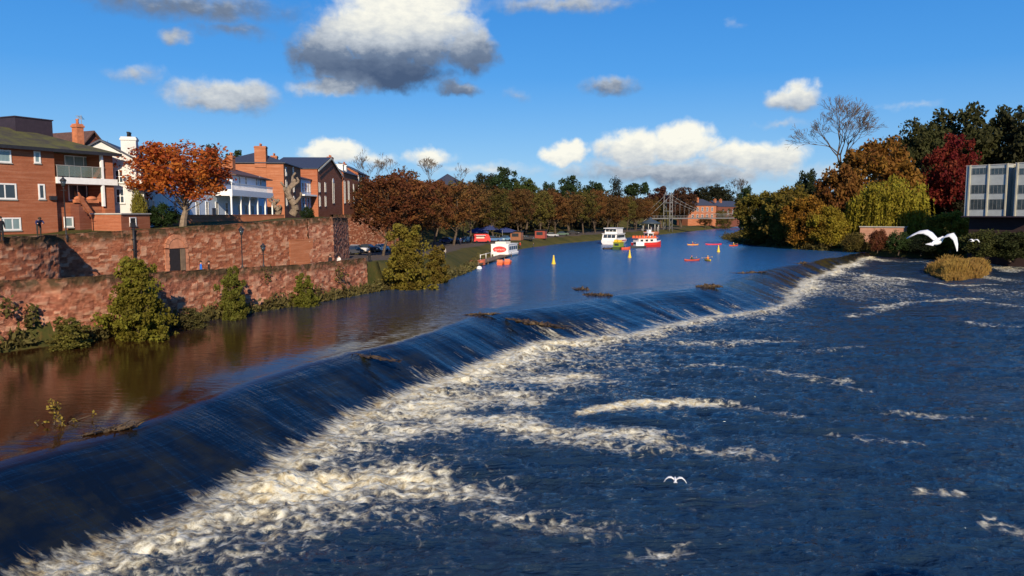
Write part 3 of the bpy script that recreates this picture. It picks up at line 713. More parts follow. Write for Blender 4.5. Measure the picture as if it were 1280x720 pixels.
# ground floor below the recess with a stair up to the first floor terrace
mb = MB(); zt = h.Z(253, xr0); mb.box(xr0 + .02, xp0 - .02, .5, 2.38, -1.5, zt); h.part('terrace', mb, M['brick_red'])
mb = MB()
xs0, xs1 = h.X(97), h.X(131); n = 14
for k in range(n): mb.box(xs0 + (xs1 - xs0) * k / n, xs0 + (xs1 - xs0) * (k + 1) / n + .002, -.7, .48, -1.5, zt * (1 - (k + .5) / n))
h.part('stair', mb, M['brick_dark'])
mb = MB(); mb.tube((xs0, -.72, zt + .95), (xs1, -.72, .85), .07)
v = [(xs0, -.9, zt + .9), (xs1, -.9, .8), (xs1, -.9, .2), (xs0, -.9, zt + .2)]; mb.add(v + [(a, b + .18, c) for a, b, c in v], [(3, 2, 1, 0), (4, 5, 6, 7), (0, 1, 5, 4), (2, 3, 7, 6), (1, 2, 6, 5), (3, 0, 4, 7)])
h.part('stair_parapet', mb, M['brick_red'])
for (pa, pb, ya, yb, c, g) in ((-2, 23, 187, 203, 1, 'glass_net'), (51, 59, 189, 204, 1, 'glass_net'), (-2, 27, 229, 249, 2, 'glass'), (54, 62, 230, 249, 1, 'glass'), (-2, 30, 272, 288, 3, 'glass_net'), (84, 95, 271, 284, 1, 'glass_net')):
    x = h.X((pa + pb) / 2); h.window(x, h.Z(yb, x), h.X(pb) - h.X(pa), h.Z(ya, x) - h.Z(yb, x), cols=c, rows=1, bar=.1, glass=M[g])
mb = MB(); x = h.X(71); mb.box(x - .3, x + .3, -.25, -.002, h.Z(250, x), h.Z(245, x)); h.part('wall_vent', mb, M['dark_metal'])
for px in (104, 119):
    x = h.X(px, .4); mb = MB(); mb.box(x - .6, x + .6, .1, .48, zt, zt + .3); mb.lathe((x, .3, zt + .3), [(.5, 0), (.55, .15), (.3, .32), (.05, .36)], 8, 1.1, .5); h.part('planter', mb, M['terracotta'])
h.hip(M['moss_roof'], 0, xp1 - .1, 0, 11, zE + .004, h.Z(152, h.X(0), 5.5) - zE, .6)
mb = MB(); mb.box(-.66, xp1 + .56, -.68, -.605, zE - .12, zE + .18); h.part('eave_shade_strip', mb, M['dark_metal'])  # dark strip standing in for the shadow along the eave
# taller rear range, its end gable and the plant room
x0 = h.X(104, 6.5); x1 = h.X(147, 6.5)
h.walls(x0, x1, 6.6, 13.9, 0, h.Z(190, x0, 6.5), m=M['brick_dark'], name='rear_wing')
h.gable(M['slate_warm'], x0, x1, 6.6, 13.9, h.Z(190, x0, 6.5), h.Z(163, x0, 6.5) - h.Z(190, x0, 6.5), 'y', .3, gm=M['brick_dark'])
h.chimney(M['terracotta'], h.X(107, 4.), 4.0, zE, h.Z(157, x0, 4), .75, .75, 1)
x0 = h.X(26, 5.)
mb = MB(); mb.box(x0, x0 + 3.6, 4.4, 7.6, h.Z(170, x0, 4.5), h.Z(146, x0, 4.5)); mb.box(x0 - .08, x0 + 3.68, 4.32, 7.68, h.Z(146, x0, 4.5), h.Z(146, x0, 4.5) + .1)
h.part('plant_room', mb, M['lead'])
mb = MB(); xa = h.X(112, 4.); zz = h.Z(155, xa, 4); mb.tube((xa, 4, zz - .5), (xa, 4, zz + .9), .03)
for k in range(4): mb.tube((xa - .35, 4 + .1 * k, zz + .5 + .1 * k), (xa + .35, 4 + .1 * k, zz + .5 + .1 * k), .02)
mb.tube((xa, 3.9, zz + .45), (xa, 4.5, zz + .85), .02); h.part('aerial', mb, M['grey_metal'])

# ---- white houses beyond: gable end lit, river front turned away from the sun
za = lambda py, Y: zat(py, Y)
A = Vector(P_(181, 78.5)); B = Vector(P_(211, 95))
h = House('white_house', 'white rendered house with slate roof and tall white chimney behind the orange tree', 'house', A, B, 7.5, 7.8, za(205, 79), M['render_white'])
h.walls(); h.gable(M['slate'], 0, h.L, 0, 7.5, h.h, 2.2, 'x', .3)
h.chimney(M['render_white'], .5, 1.2, h.h - 2, za(172, 79) - 7.8, 1.3, 1.4, 4, pm=M['dark_metal'])
h.window(2.2, h.Z(229, 0), .8, 1.3, 'left', 2, 2); h.window(2.2, h.Z(258, 0) + .3, .8, 1.5, 'left', 2, 2)
for x in (2., 5.5): h.window(x, 1.2, 1.1, 2.0); h.window(x, 4.4, 1.1, 1.7)
A = Vector(P_(211, 97)); B = Vector(P_(292, 116))
h = House('terraced_cottage', 'long low white rendered cottage tinted with blue shade, partly hidden behind the orange tree', 'house', A, B, 7, 8.2, za(226, 105), M['render_blue_shade'])
h.walls(); h.gable(M['slate'], 0, h.L, 0, 7, h.h, 1.8, 'x', .3)
for px in (222, 238, 250, 262, 274, 286):
    x = h.X(px); h.window(x, 1.0, .9, 2.0)
    if px in (250, 274): h.window(x, 3.9, .9, 1.2)
mb = MB(); x = h.X(270); mb.box(x - .5, x + .5, -.09, .02, 0, 2.1); h.part('door', mb, M['slate'])
h.chimney(M['brick_orange'], h.X(287, 5), 4.0, h.h, za(186, 112) - 8.2, 1.1, .8, 2)
A = Vector(P_(292, 117.)); B = Vector(P_(334, 135))
h = House('pavilion_house', 'white house tinted with blue shade, with a glazed white canopied veranda facing the river', 'house', A, B, 8, 8.4, za(222, 124), M['render_blue_shade'])
h.walls(); h.hip(M['slate_warm'], 0, h.L, 0, 8, h.h, 1.7, .9)
for px in (303, 311, 324, 329): x = h.X(px); h.window(x, h.Z(232, x), .9, 1.5)
for px in (302, 310, 318, 328): x = h.X(px); h.window(x, .3, 1.3, 2.2, cols=2, rows=1, glass=M['glass_net'], sill=False)
h.window(2.2, 1.0, 1., 1.8, 'left'); h.window(2.2, 4.0, 1., 1.4, 'left'); h.window(5.6, 4.0, 1., 1.4, 'left')
x0 = h.X(293, -2.6); x1 = h.X(344, -2.6); zc0, zc1 = h.Z(247, 5, -2), h.Z(240, 5, -2)
mb = MB(); mb.box(x0, x1, -2.7, -.003, zc0, zc1); sl = h.part('veranda_roof', mb, M['white_paint'])
mb = MB()
nb = 40
for k in range(nb): a = x0 + (x1 - x0) * k / nb; mb.box(a, a + .09, -2.68, -2.6, zc1, zc1 + .85)
mb.box(x0, x1, -2.72, -2.56, zc1 + .85, zc1 + .95); h.part('railing', mb, M['white_paint'], sl)
for k in range(6): a = x0 + .15 + (x1 - x0 - .3) * k / 5; mb = MB(); mb.box(a - .1, a + .1, -2.6, -2.4, -.5, zc0); mb.box(a - .15, a + .15, -2.65, -2.35, zc0 - .2, zc0 - .003); h.part('post', mb, M['white_paint'])

# ---- tall brick houses
def brick_house(label, A, B, D, z0, z1, rise, roof='hip', wins=(), m='brick_orange', chim=(), bays=(), lwin=(), name='brick_house', along='x', rm='slate'):
    h = House(name, label, 'house', A, B, D, z0, z1, M[m]); h.walls()
    if roof == 'hip': h.hip(M[rm], 0, h.L, 0, D, h.h + .004, rise, .4)
    else: h.gable(M[rm], 0, h.L, 0, D, h.h, rise, along, .3)
    for px, ya, yb, ww in wins:
        x = h.X(px); x = min(max(x, ww / 2 + .1), h.L - ww / 2 - .1); h.window(x, h.Z(yb, x), ww, h.Z(ya, x) - h.Z(yb, x))
    for y, z, ww, hh in lwin: h.window(y, z, ww, hh, 'left')
    for x, y, py0, py1, Yc, wx, wy, n in chim: h.chimney(M['brick_orange'], x, y, za(py0, Yc) - z0, za(py1, Yc) - z0, wx, wy, n)
    return h
A = Vector(P_(356, 146)); B = Vector(P_(377, 164))
h = brick_house('tall square brick house with blue slate hipped roof and big chimney on its blank side', A, B, 12, 8.6, za(206, 150), 2.6, 'hip',
   [(361, 209, 220, 1.2), (361, 225, 240, 1.2), (361, 245, 257, 1.2), (370, 209, 220, 1.2), (370, 225, 240, 1.2), (370, 245, 257, 1.2)], 'brick_orange', [(.5, 4.2, 210, 184, 148, 1.6, 2.1, 3), (9., 3.5, 205, 195, 155, 1.4, 1.2, 3)])
mb = MB(); mb.box(-.12, -.003, 3.1, 5.3, -1, za(207, 148) - 8.6); h.part('chimney_breast', mb, M['brick_orange'])
h.window(9.5, 10.3, 1., 1.3, 'left')
A = Vector(P_(374, 166)); B = Vector(P_(393, 176))
h = brick_house('low slate blue building with a glazed upper floor between the brick houses', A, B, 9, 8.6, za(224, 168), 1.5, 'hip', [], 'render_blue_shade')
for k in range(5): x = .9 + k * (h.L - 1.4) / 5; h.window(x, h.Z(240, x), 1.1, 2.1); h.window(x, h.Z(259, x), 1.1, 2.2)
mb = MB(); mb.box(-.1, h.L, -1.4, -.003, h.Z(245, 3), h.Z(243, 3)); h.part('canopy', mb, M['white_paint'])
A = Vector(P_(398, 174)); B = Vector(P_(428, 203))
h = brick_house('big brick gabled house with white bargeboards and tall arched windows on the terrace', A, B, 11, 8.6, za(212, 178), 3.4, 'gable', [(402, 228, 240, 1.4), (402, 245, 258, 1.4), (409, 228, 240, 1.4), (409, 245, 258, 1.4)], 'brick_red', [], along='y')
for px in (419,):
    x = h.X(px); h.window(x, h.Z(254, x), 2.0, 5.2, cols=2, rows=4); mb = MB()
    v = [(x + math.cos(math.pi * k / 8) * 1.0, h.Z(254, x) + 5.2 + math.sin(math.pi * k / 8) * .95) for k in range(9)]
    mb.add([(a, yy, c) for yy in (-.07, .03) for a, c in v], [tuple(range(9)), tuple(range(17, 8, -1))] + [(i, i + 9, (i + 1) % 9 + 9, (i + 1) % 9) for i in range(9)]); h.part('arched_head', mb, M['white_paint'])
mb = MB(); xm = h.L / 2; rz_ = h.h
for sg in (-1, 1):
    a = [(xm + sg * (xm + .35), -.42, rz_ - .25), (xm, -.42, rz_ + 3.4 + .1), (xm, -.42, rz_ + 3.4 - .3), (xm + sg * (xm + .35), -.42, rz_ - .65)]
    mb.add(a + [(p, q_ + .08, r) for p, q_, r in a], [(0, 1, 2, 3), (7, 6, 5, 4), (0, 4, 5, 1), (2, 6, 7, 3), (1, 5, 6, 2), (3, 7, 4, 0)])
h.part('bargeboard', mb, M['cream_paint'])
def dormer(h, x, z):
    mb = MB(); mb.box(x - .9, x + .9, .4, 3.2, z, z + 1.7); mb.prism([(x - 1.1, .2), (x + 1.1, .2), (x + 1.1, 3.3), (x - 1.1, 3.3)], z + 1.7, z + 1.9)
    d_ = h.part('dormer', mb, M['white_paint']); fm = MB(); fm.box(x - .6, x + .6, .36, .42, z + .35, z + 1.5); h.part('dormer_window', fm, M['glass'], d_)
A = Vector(P_(430, 204)); B = Vector(P_(448, 226))
h = brick_house('brick terrace house with white dormers and tall white framed bay windows', A, B, 10, 8.6, za(216, 208), 3., 'gable', [(433, 226, 254, 1.8), (438, 226, 254, 1.8), (444, 230, 240, 1.2), (444, 245, 256, 1.2)], 'brick_red', [(8., 5., 212, 197, 214, 3.2, 1.2, 4)])
dormer(h, 2.5, h.h + .3); dormer(h, 7.5, h.h + .3)
A = Vector(P_(448.5, 228)); B = Vector(P_(462, 252))
h = brick_house('dark brick terrace with rows of white sash windows beside the bare trees', A, B, 10, 8.6, za(216, 230), 2.6, 'gable', [(px, ya, yb, 1.3) for px in (450, 453.5, 457, 460.5) for ya, yb in ((219, 228), (232, 242), (246, 257))], 'brick_red', [(6, 5., 214, 204, 232, 2.2, 1.1, 3)])
# far houses
A = Vector(P_(548, 300)); B = Vector(P_(584, 305))
h = brick_house('brown brick house with wide dark roof half hidden among the hillside trees', A, B, 12, 10, za(232, 300), 5, 'hip', [(px, 236, 242, 1.4) for px in (553, 560, 567, 574, 581)] + [(px, 222 + 24, 253, 1.4) for px in (556, 566, 577)], 'brick_dark')
A = Vector(P_(860, 486)); B = Vector(P_(895, 494))
h = brick_house('orange brick mansion with dark hipped roof beyond the suspension bridge', A, B, 12, 2.2, za(257, 488), 4.2, 'hip', [(px, ya, yb, 1.5) for px in (864, 870, 876, 882, 888) for ya, yb in ((259, 264), (268, 273))], 'brick_orange', [(1.5, 3, 255, 248, 488, 1.5, 1.2, 2), (9., 3, 254, 247, 488, 1.5, 1.2, 2)])
A = Vector(P_(897, 500)); B = Vector(P_(925, 520))
h = brick_house('dark purple roofed house right of the orange brick mansion', A, B, 11, 2.2, za(258, 505), 3.6, 'gable', [(px, 262, 268, 1.5) for px in (902, 908, 914)], 'brick_dark', [(3., 4, 254, 249, 505, 1.6, 1.2, 2), (10., 4, 254, 249, 508, 1.6, 1.2, 2)])

# ---- concrete apartment block on the right bank
A = Vector(P_(1205, 168)); B = Vector(P_(1252, 161.5)); 
h = House('concrete_apartments', 'pale concrete apartment block with ribbon windows on a dark, shaded brick undercroft', 'apartment building', A, B + (B - A) * .9, 9, 1.0, za(206, 165), M['panel'])
zb = h.Z(270, 4)
xg0, xg1 = h.X(1252), h.X(1263)
h.walls(0, xg0, 0, 9, zb + 1.5, h.h - .15); h.walls(xg0, xg1, 2.2, 9, zb + 1.5, h.h - .15, name='recess_wall', m=M['pier']); h.walls(xg1, h.L, -.6, 9, zb + 1.5, h.h - .1, name='right_wing')
mb = MB(); mb.box(.4, h.L, 1.6, 8.8, -3.5, zb - .253); h.part('undercroft', mb, M['brick_shade'])
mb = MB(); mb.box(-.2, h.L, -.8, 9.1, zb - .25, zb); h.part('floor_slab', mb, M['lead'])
rows = ((210, 218), (231, 242), (249, 262))
bays = ((1207, 1227, 0), (1230, 1251, 0), (1265, 1290, -.6), (1294, 1320, -.6))
for a, b, of in bays:
    for ya, yb in rows:
        xa, xb = h.X(a, of), h.X(b, of); x = (xa + xb) / 2
        h.window(x, h.Z(yb, x), xb - xa - .25, h.Z(ya, x) - h.Z(yb, x), off=of, cols=4, rows=1, bar=.035, sill=False, glass=M['glass_dull'], frame=M['grey_metal'])
for a, of in ((1205.5, 0), (1228.5, 0), (1251.5, 0), (1264, -.6), (1292, -.6)):
    x = h.X(a, of); mb = MB(); mb.box(x - .14, x + .14, of - .25, of - .003, zb, h.h + .05); h.part('pier', mb, M['pier'])
mb = MB(); mb.box(-.1, xg0 + .1, -.1, 9.05, h.h - .15, h.h); mb.box(xg1 - .1, h.L + .1, -.7, 9.06, h.h - .1, h.h + .06); h.part('roof', mb, M['concrete'])
# little brick pump house on the island
A = Vector(P_(1076, 194)); B = Vector(P_(1131, 188))
h = House('pump_house', 'small flat roofed pink brick hut under the weeping willow', 'hut', A, B, 4, .6, za(284, 192), M['brick_pink'])
h.walls(); mb = MB(); mb.box(-.2, h.L + .2, -.25, 4.2, h.h + .003, h.h + .2); h.part('roof', mb, M['concrete'])
mb = MB(); x = h.X(1087); mb.box(x - .5, x + .5, -.06, .02, .1, 2.1); h.part('door', mb, M['timber'])
h.window(h.X(1112), 1., 1.2, 1.)

# ---- garden walls, shed behind the city wall
zt = za(267.5, 82)
o = MB(); p0, p1 = Vector(P_(189, 84)), Vector(P_(355, 107)); dd = (p1 - p0); L = dd.length
o.box(0, L, 0, .4, -2.2, .9); o.box(-.05, L + .05, -.06, .46, .9, 1.02)
o = o.build('garden_wall', M['brick_orange']); o.location = (p0.x, p0.y, 8.35); o.rotation_euler = (0, 0, math.atan2(dd.y, dd.x))
tag(o, 'long low orange brick garden wall between the city wall and the white houses', 'wall')
A = Vector(P_(151, 71.5)); B = Vector(P_(187, 76))
h = House('brick_outhouse', 'small brick outhouse with a black window beside the red brick apartment block', 'outhouse', A, B, 3, 6.8, za(268, 73.5), M['brick_red'])
h.walls(); mb = MB(); mb.box(-.1, h.L + .1, -.12, 3.1, h.h + .003, h.h + .12); h.part('coping', mb, M['concrete'])
x = h.X(169); h.window(x, h.Z(282, x), 1.0, .8, cols=1, rows=1)
M['weathered_steel'] = m_flat('weathered_steel', (.17, .175, .18), .6, .3)
# ---- footbridge over the river
sb = thing('suspension_bridge', 'grey suspension footbridge with lattice pylons crossing the far river', 'bridge', (76, 372, 0))
p0 = Vector((76, 372, 0)); p1 = Vector((152, 430, 0)); dd = (p1 - p0); L = dd.length; dd.normalize(); sb.rotation_euler = (0, 0, math.atan2(dd.y, dd.x))
mb = MB(); mb.box(-16, L, -1.3, 1.3, 6.9, 7.4); mb.build('deck', M['weathered_steel'], sb)
for sy in (-1.3, 1.3):
    mb = MB(); mb.box(-16, L, sy - .05, sy + .05, 8.35, 8.47)
    for k in range(46): x = -16 + (L + 16) * k / 46; mb.box(x, x + .08, sy - .03, sy + .03, 7.4, 8.35)
    mb.build('railing', M['weathered_steel'], sb)
for x in (0, L - 12):
    mb = MB()
    for sx in (-.9, .9):
        for sy in (-1.9, 1.9): mb.tube((x + sx * 1.3, sy, 0.5), (x + sx, sy, 18.5), .22, .16)
    for k in range(7):
        z = 1.5 + k * 2.5
        for sy in (-1.9, 1.9): mb.tube((x - 1., sy, z), (x + 1., sy, z + 2.4), .09); mb.tube((x + 1., sy, z), (x - 1., sy, z + 2.4), .09)
    for z in (10.5, 14.5, 18.3): mb.box(x - 1, x + 1, -2., 2., z, z + .4)
    mb.lathe((x, -1.9, 18.5), [(.3, 0), (.3, .6), (.05, 1.6)], 6); mb.lathe((x, 1.9, 18.5), [(.3, 0), (.3, .6), (.05, 1.6)], 6)
    mb.build('pylon', M['weathered_steel'], sb)
for sy in (-1.9, 1.9):
    mb = MB(); n = 24; span = L - 12; pts = [(-22, sy, 4.0), (0, sy, 18.4)] + [(span * k / n, sy, 9.2 + 9.2 * (2 * k / n - 1) ** 2) for k in range(1, n + 1)]
    for a, b in zip(pts, pts[1:]): mb.tube(a, b, .08, n=5)
    for a in pts[2:]: mb.tube(a, (a[0], sy * .7, 7.4), .03, n=4)
    mb.build('cable', M['grey_metal'], sb)
# ================================================================== vegetation
def leaf_mesh(name, C, size, rng, up=.0, aspect=1.5, droop=0., extra=None):
    """many small leaf-cluster faces at the points C"""
    n = len(C); nrm = rng.normal(size=(n, 3)); nrm[:, 2] += up; nrm /= np.linalg.norm(nrm, axis=1)[:, None]
    a = rng.normal(size=(n, 3)); a[:, 2] -= droop; a -= nrm * (a * nrm).sum(1)[:, None]; a /= np.linalg.norm(a, axis=1)[:, None] + 1e-9
    b = np.cross(nrm, a); sz = size * rng.uniform(.6, 1.35, n)[:, None]
    a = a * sz * aspect * .5; b = b * sz * .5
    V = np.stack([C - a, C + b * .9 - a * .1, C + a, C - b * .9 + a * .1], 1).reshape(-1, 3)
    me = np_mesh(name, V, np.arange(4 * n).reshape(-1, 4))
    return me
def var_attr(me, v): fattr(me, 'var', np.repeat(v, 4))
def clump_points(rng, centres, radii, per, flat=.8):
    k = len(centres); P = np.repeat(centres, per, 0); r = np.repeat(radii, per)
    g = rng.normal(size=(k * per, 3)); g /= np.linalg.norm(g, axis=1)[:, None]
    g *= (rng.uniform(0, 1, k * per) ** .45)[:, None]; g[:, 2] *= flat
    return P + g * r[:, None]
def envelope(rng, n, rx, rz, zc, lobes=7, lo=.62, shell=.35, flat_bottom=.75):
    """clump centres spread through an uneven crown"""
    ld_ = rng.normal(size=(lobes, 3)); ld_ /= np.linalg.norm(ld_, axis=1)[:, None]; out = []
    while len(out) < n:
        d = rng.normal(size=3); d /= np.linalg.norm(d)
        k = lo + (1 - lo) * max(0, np.max(ld_ @ d)) ** 3 * rng.uniform(.85, 1.1)
        r = k * rng.uniform(shell, 1) ** .5
        p = np.array([d[0] * rx * r, d[1] * rx * r, d[2] * rz * r * (flat_bottom if d[2] < 0 else 1) + zc]); out.append(p)
    return np.array(out)
def limb_mesh(name, segs, m, parent, n=5):
    mb = MB()
    for p, q, a, b in segs: mb.tube(p, q, a, b, n, False)
    return mb.build(name, m, parent)
def grow(rng, p, d, L, r, depth, segs, tips, spread=.55, up=.15, kids=(2, 3), shrink=.72, rshrink=.62, wander=.12, minr=.008):
    """recursive limbs; tips collects end points"""
    p = np.array(p, float); d = np.array(d, float); d /= np.linalg.norm(d); n = 2 if depth > 0 else 1
    for k in range(n):
        d2 = d + rng.normal(size=3) * wander; d2[2] += up * .5; d2 /= np.linalg.norm(d2)
        q = p + d2 * L / n; segs.append((p, q, max(minr, r * (1 - .25 * k)), max(minr, r * (1 - .25 * (k + 1))))); p = q; d = d2
    if depth == 0: tips.append(p); return
    for k in range(rng.integers(kids[0], kids[1] + 1)):
        e = rng.normal(size=3); e -= d * (e @ d); e /= np.linalg.norm(e) + 1e-9
        nd = d + e * spread * rng.uniform(.6, 1.4); nd[2] += up
        grow(rng, p, nd, L * shrink * rng.uniform(.8, 1.2), r * rshrink, depth - 1, segs, tips, spread, up, kids, shrink, rshrink, wander, minr)

class Kind: pass
PROTO = {}
def proto(key, H, rx, crown_lo, seed, nclump=70, per=60, leaf=.34, cr=.2, trunk_r=.28, lo=.6, bark='bark', droop=0., up=.3, twigs=False, aspect=1.5, shell=.35, limbs=3, flatb=.8, cone=0.):
    """a tree kind: crown mesh and trunk mesh, real size H metres tall"""
    rng = np.random.default_rng(seed); k = Kind()
    zc = (crown_lo + H) / 2; rz = (H - crown_lo) / 2
    C = envelope(rng, nclump, rx, rz, zc, lo=lo, shell=shell, flat_bottom=flatb)
    if cone:                                        # shrubby: full to the ground, ragged leaders on top
        zr_ = rng.beta(1.0, 1.5, nclump); th_ = rng.uniform(0, 2 * math.pi, nclump)
        rr_ = rx * (1 - cone * zr_ ** 1.2) * np.sqrt(rng.uniform(.12, 1, nclump)) * (.68 + .32 * np.sin(th_ * 3 + seed) * np.sin(zr_ * 7 + th_) + .15 * rng.normal(size=nclump))
        C = np.stack([np.cos(th_) * rr_, np.sin(th_) * rr_, crown_lo + zr_ * (H - crown_lo)], 1)
    rad = rng.uniform(.6, 1.25, nclump) * cr * max(rx, rz * .8)
    P = clump_points(rng, C, rad, per)
    me = leaf_mesh(key + '_crown', P, leaf, rng, up, aspect, droop)
    cv = np.repeat(rng.uniform(0, 1, nclump), per); var_attr(me, np.clip(.55 * cv + .45 * rng.uniform(0, 1, nclump * per), 0, 1)); me.materials.append(M['leaf'])
    segs = []; th = max(crown_lo * .9, H * .16); lean = rng.normal(size=2) * .03 * H
    top = np.array([lean[0], lean[1], th]); segs.append((np.array([0, 0, -.6]), top * .5, trunk_r * 1.25, trunk_r)); segs.append((top * .5, top, trunk_r, trunk_r * .85))
    lead = np.array([lean[0] * 1.5, lean[1] * 1.5, zc + rz * .5]); segs.append((top, lead, trunk_r * .8, trunk_r * .22))
    for c in C[rng.permutation(nclump)[:min(nclump, 14 * limbs)]]:
        t = rng.uniform(.0, .75); s = top + (lead - top) * t
        if c[2] < s[2]: s = top
        mid = s * .5 + c * .5 + np.array([0, 0, -.06 * rx]); r = trunk_r * rng.uniform(.18, .34)
        segs.append((s, mid, r, r * .6)); segs.append((mid, c, r * .6, .02))
    mb = MB()
    for p, q, a, b in segs: mb.tube(p, q, a, b, 5, False)
    tm = bpy.data.meshes.new(key + '_trunk'); tm.from_pydata([tuple(x) for x in mb.v], [], mb.f); tm.materials.append(M[bark])
    k.crown = me; k.trunk = tm; k.H = H; k.rx = rx; k.tw = None
    PROTO[key] = k; return k
def bare(key, H, seed, trunk_r=.3, depth=6, spread=.5, up=.1, L0=.27, bark='bark', kids=(2, 3), th=.22):
    rng = np.random.default_rng(seed); segs = []; tips = []
    grow(rng, (0, 0, H * th), (0, 0, 1), H * L0 * .8, trunk_r * .8, depth, segs, tips, spread, up, kids, .76, .60, .10, .022)
    top = max(q[2] for p, q, a, b in segs); sc = (H) / top
    mb = MB(); tw = MB()
    mb.tube((0, 0, -.6), (0, 0, H * th * sc), trunk_r * 1.2, trunk_r * .85, 7, False)
    for p, q, a, b in segs:
        mb.tube(p * sc, q * sc, a, b, 4 if a > .05 else 3, False)
    k = Kind(); k.H = H; k.crown = None
    for nm, m_ in (('trunk', mb), ('tw', tw)):
        if not m_.v: k.tw = None; continue
        me = bpy.data.meshes.new(key + nm); me.from_pydata([tuple(x) for x in m_.v], [], m_.f); me.materials.append(M[bark] if nm == 'trunk' else M['twig']); setattr(k, nm, me)
    PROTO[key] = k; return k
def plant(name, key, label, x, y, z, ztop, col, group=None, cat='tree', wide=None, rz=None, trunk='trunk'):
    """one tree of a kind, its top at height ztop; wide scales the crown sideways"""
    k = PROTO[key]; s = (ztop - z) / k.H; sx = s if wide is None else wide / k.rx if hasattr(k, 'rx') else s * wide
    t = thing(name, label, cat, (x, y, z), random.uniform(0, 6.28) if rz is None else rz, group)
    t.scale = (sx, sx, s)
    if k.crown: o = link('crown', k.crown, None, t); o.color = (*[min(.7, c * BRIGHT) for c in col], 1)
    o = link(trunk, k.trunk, None, t); o.color = (*col, 1)
    if k.tw: o = link('twigs', k.tw, None, t); o.color = (*col, 1)
    return t
BRIGHT = 1.45
random.seed(4)
for i in range(4): proto('lime%d' % i, 14, 4.6, 3.0, 100 + i, 140, 40, .28, .20, .20, lo=.74, bark='bark', up=.1, shell=.12, limbs=2, flatb=1.)
for i in range(3): proto('dense%d' % i, 18, 6.5, 2.0, 120 + i, 190, 64, .40, .19, .4, lo=.76, limbs=2, shell=.2)
for i in range(2): proto('bush%d' % i, 6, 3.6, .1, 140 + i, 95, 70, .24, .26, .12, lo=.7, flatb=1., limbs=2)
proto('pine', 18, 6, 9, 150, 45, 80, .4, .25, .4, lo=.55, flatb=.3, limbs=1)
proto('poplar', 18, 1.5, 1.5, 151, 60, 60, .35, .35, .25, lo=.8, limbs=1)
for i in range(2): bare('bare%d' % i, 16, 160 + i, .3, 7, .5, .12, L0=.2)
bare('big_bare', 30, 174, .5, 8, .50, .09, L0=.2, th=.40)
RUST = (.118, .044, .016); RUSS = (.112, .053, .017); BRN = (.10, .054, .018); OLV = (.082, .068, .016); DGR = (.022, .038, .013); GRN = (.045, .060, .014)
def spot(px, Y): u = (px - 640) / FPX; return u * Y * 1.002, Y
def tree(name, key, label, px, Y, pytop, col, group=None, wide_px=None, dz=0., cat='tree', z=None):
    x, y = spot(px, Y); z = gz(x, y) - .1 if z is None else z
    return plant(name, key, label, x, y, z, zat(pytop, Y), tuple(c * k_ for c, k_ in zip(col, [random.uniform(.74, 1.22)] * 3 if 'lime' in name else (1, 1, 1))), group, cat, None if wide_px is None else wide_px * Y / FPX / 2 * (random.uniform(.85, 1.25) if 'lime' in name else 1))
G1 = 'autumn lime trees along the promenade'
TOPY = lambda px: float(np.interp(px, [470, 488, 520, 550, 600, 650, 700, 750, 800, 840], [226, 200, 214, 219, 222, 228, 231, 236, 241, 246]))
def shore_x(Y): return float(np.interp(Y, LS[:, 1], LS[:, 0]))
LIM = [(120, RUST, 'tallest russet lime tree of the promenade row, with a trunk above the golden riverside bush'), (134, RUST, 'russet lime tree just right of the tallest one, behind the golden riverside bush'),
 (149, RUSS, 'rust brown lime tree in front of the half hidden brown brick house'), (165, RUST, 'rust brown lime tree above the dark blue and black cars'), (181, RUSS, 'brown lime tree directly above the red food van'),
 (199, BRN, 'brown lime tree above the dark blue market canopies'), (218, OLV, 'olive brown lime tree above the white boat with the red oval'), (238, BRN, 'brown lime tree above the first yellow buoy, nearer the trip boat'),
 (252, OLV, None), (264, RUSS, None), (276, BRN, None), (288, OLV, None), (300, RUSS, None), (312, BRN, None), (324, RUSS, None), (336, OLV, None), (348, BRN, None), (360, RUSS, None), (372, BRN, None), (384, OLV, None)]
for i, (Y, col, lab) in enumerate(LIM):
    X_ = shore_x(Y) - 12.5; px = 640 + X_ / Y * FPX; tree('lime_tree', 'lime%d' % (i % 4), lab or 'slender brown lime tree in the far half of the promenade row', px, Y, TOPY(px) + random.uniform(-3, 6), col, G1, 10.5 / Y * FPX)
BK = [(178, RUSS), (190, BRN), (208, RUST), (226, OLV), (246, BRN), (266, RUSS), (286, BRN), (308, OLV), (332, BRN), (356, RUSS), (380, BRN)]
for i, (Y, col) in enumerate(BK):
    X_ = shore_x(Y) - 25; px = 640 + X_ / Y * FPX; tree('lime_tree', 'lime%d' % ((i + 2) % 4), 'brown lime tree in the second row behind the promenade limes', px, Y, TOPY(px) + random.uniform(0, 8), col, 'second row of lime trees', 12 / Y * FPX)
G2 = 'trees on the hillside skyline'
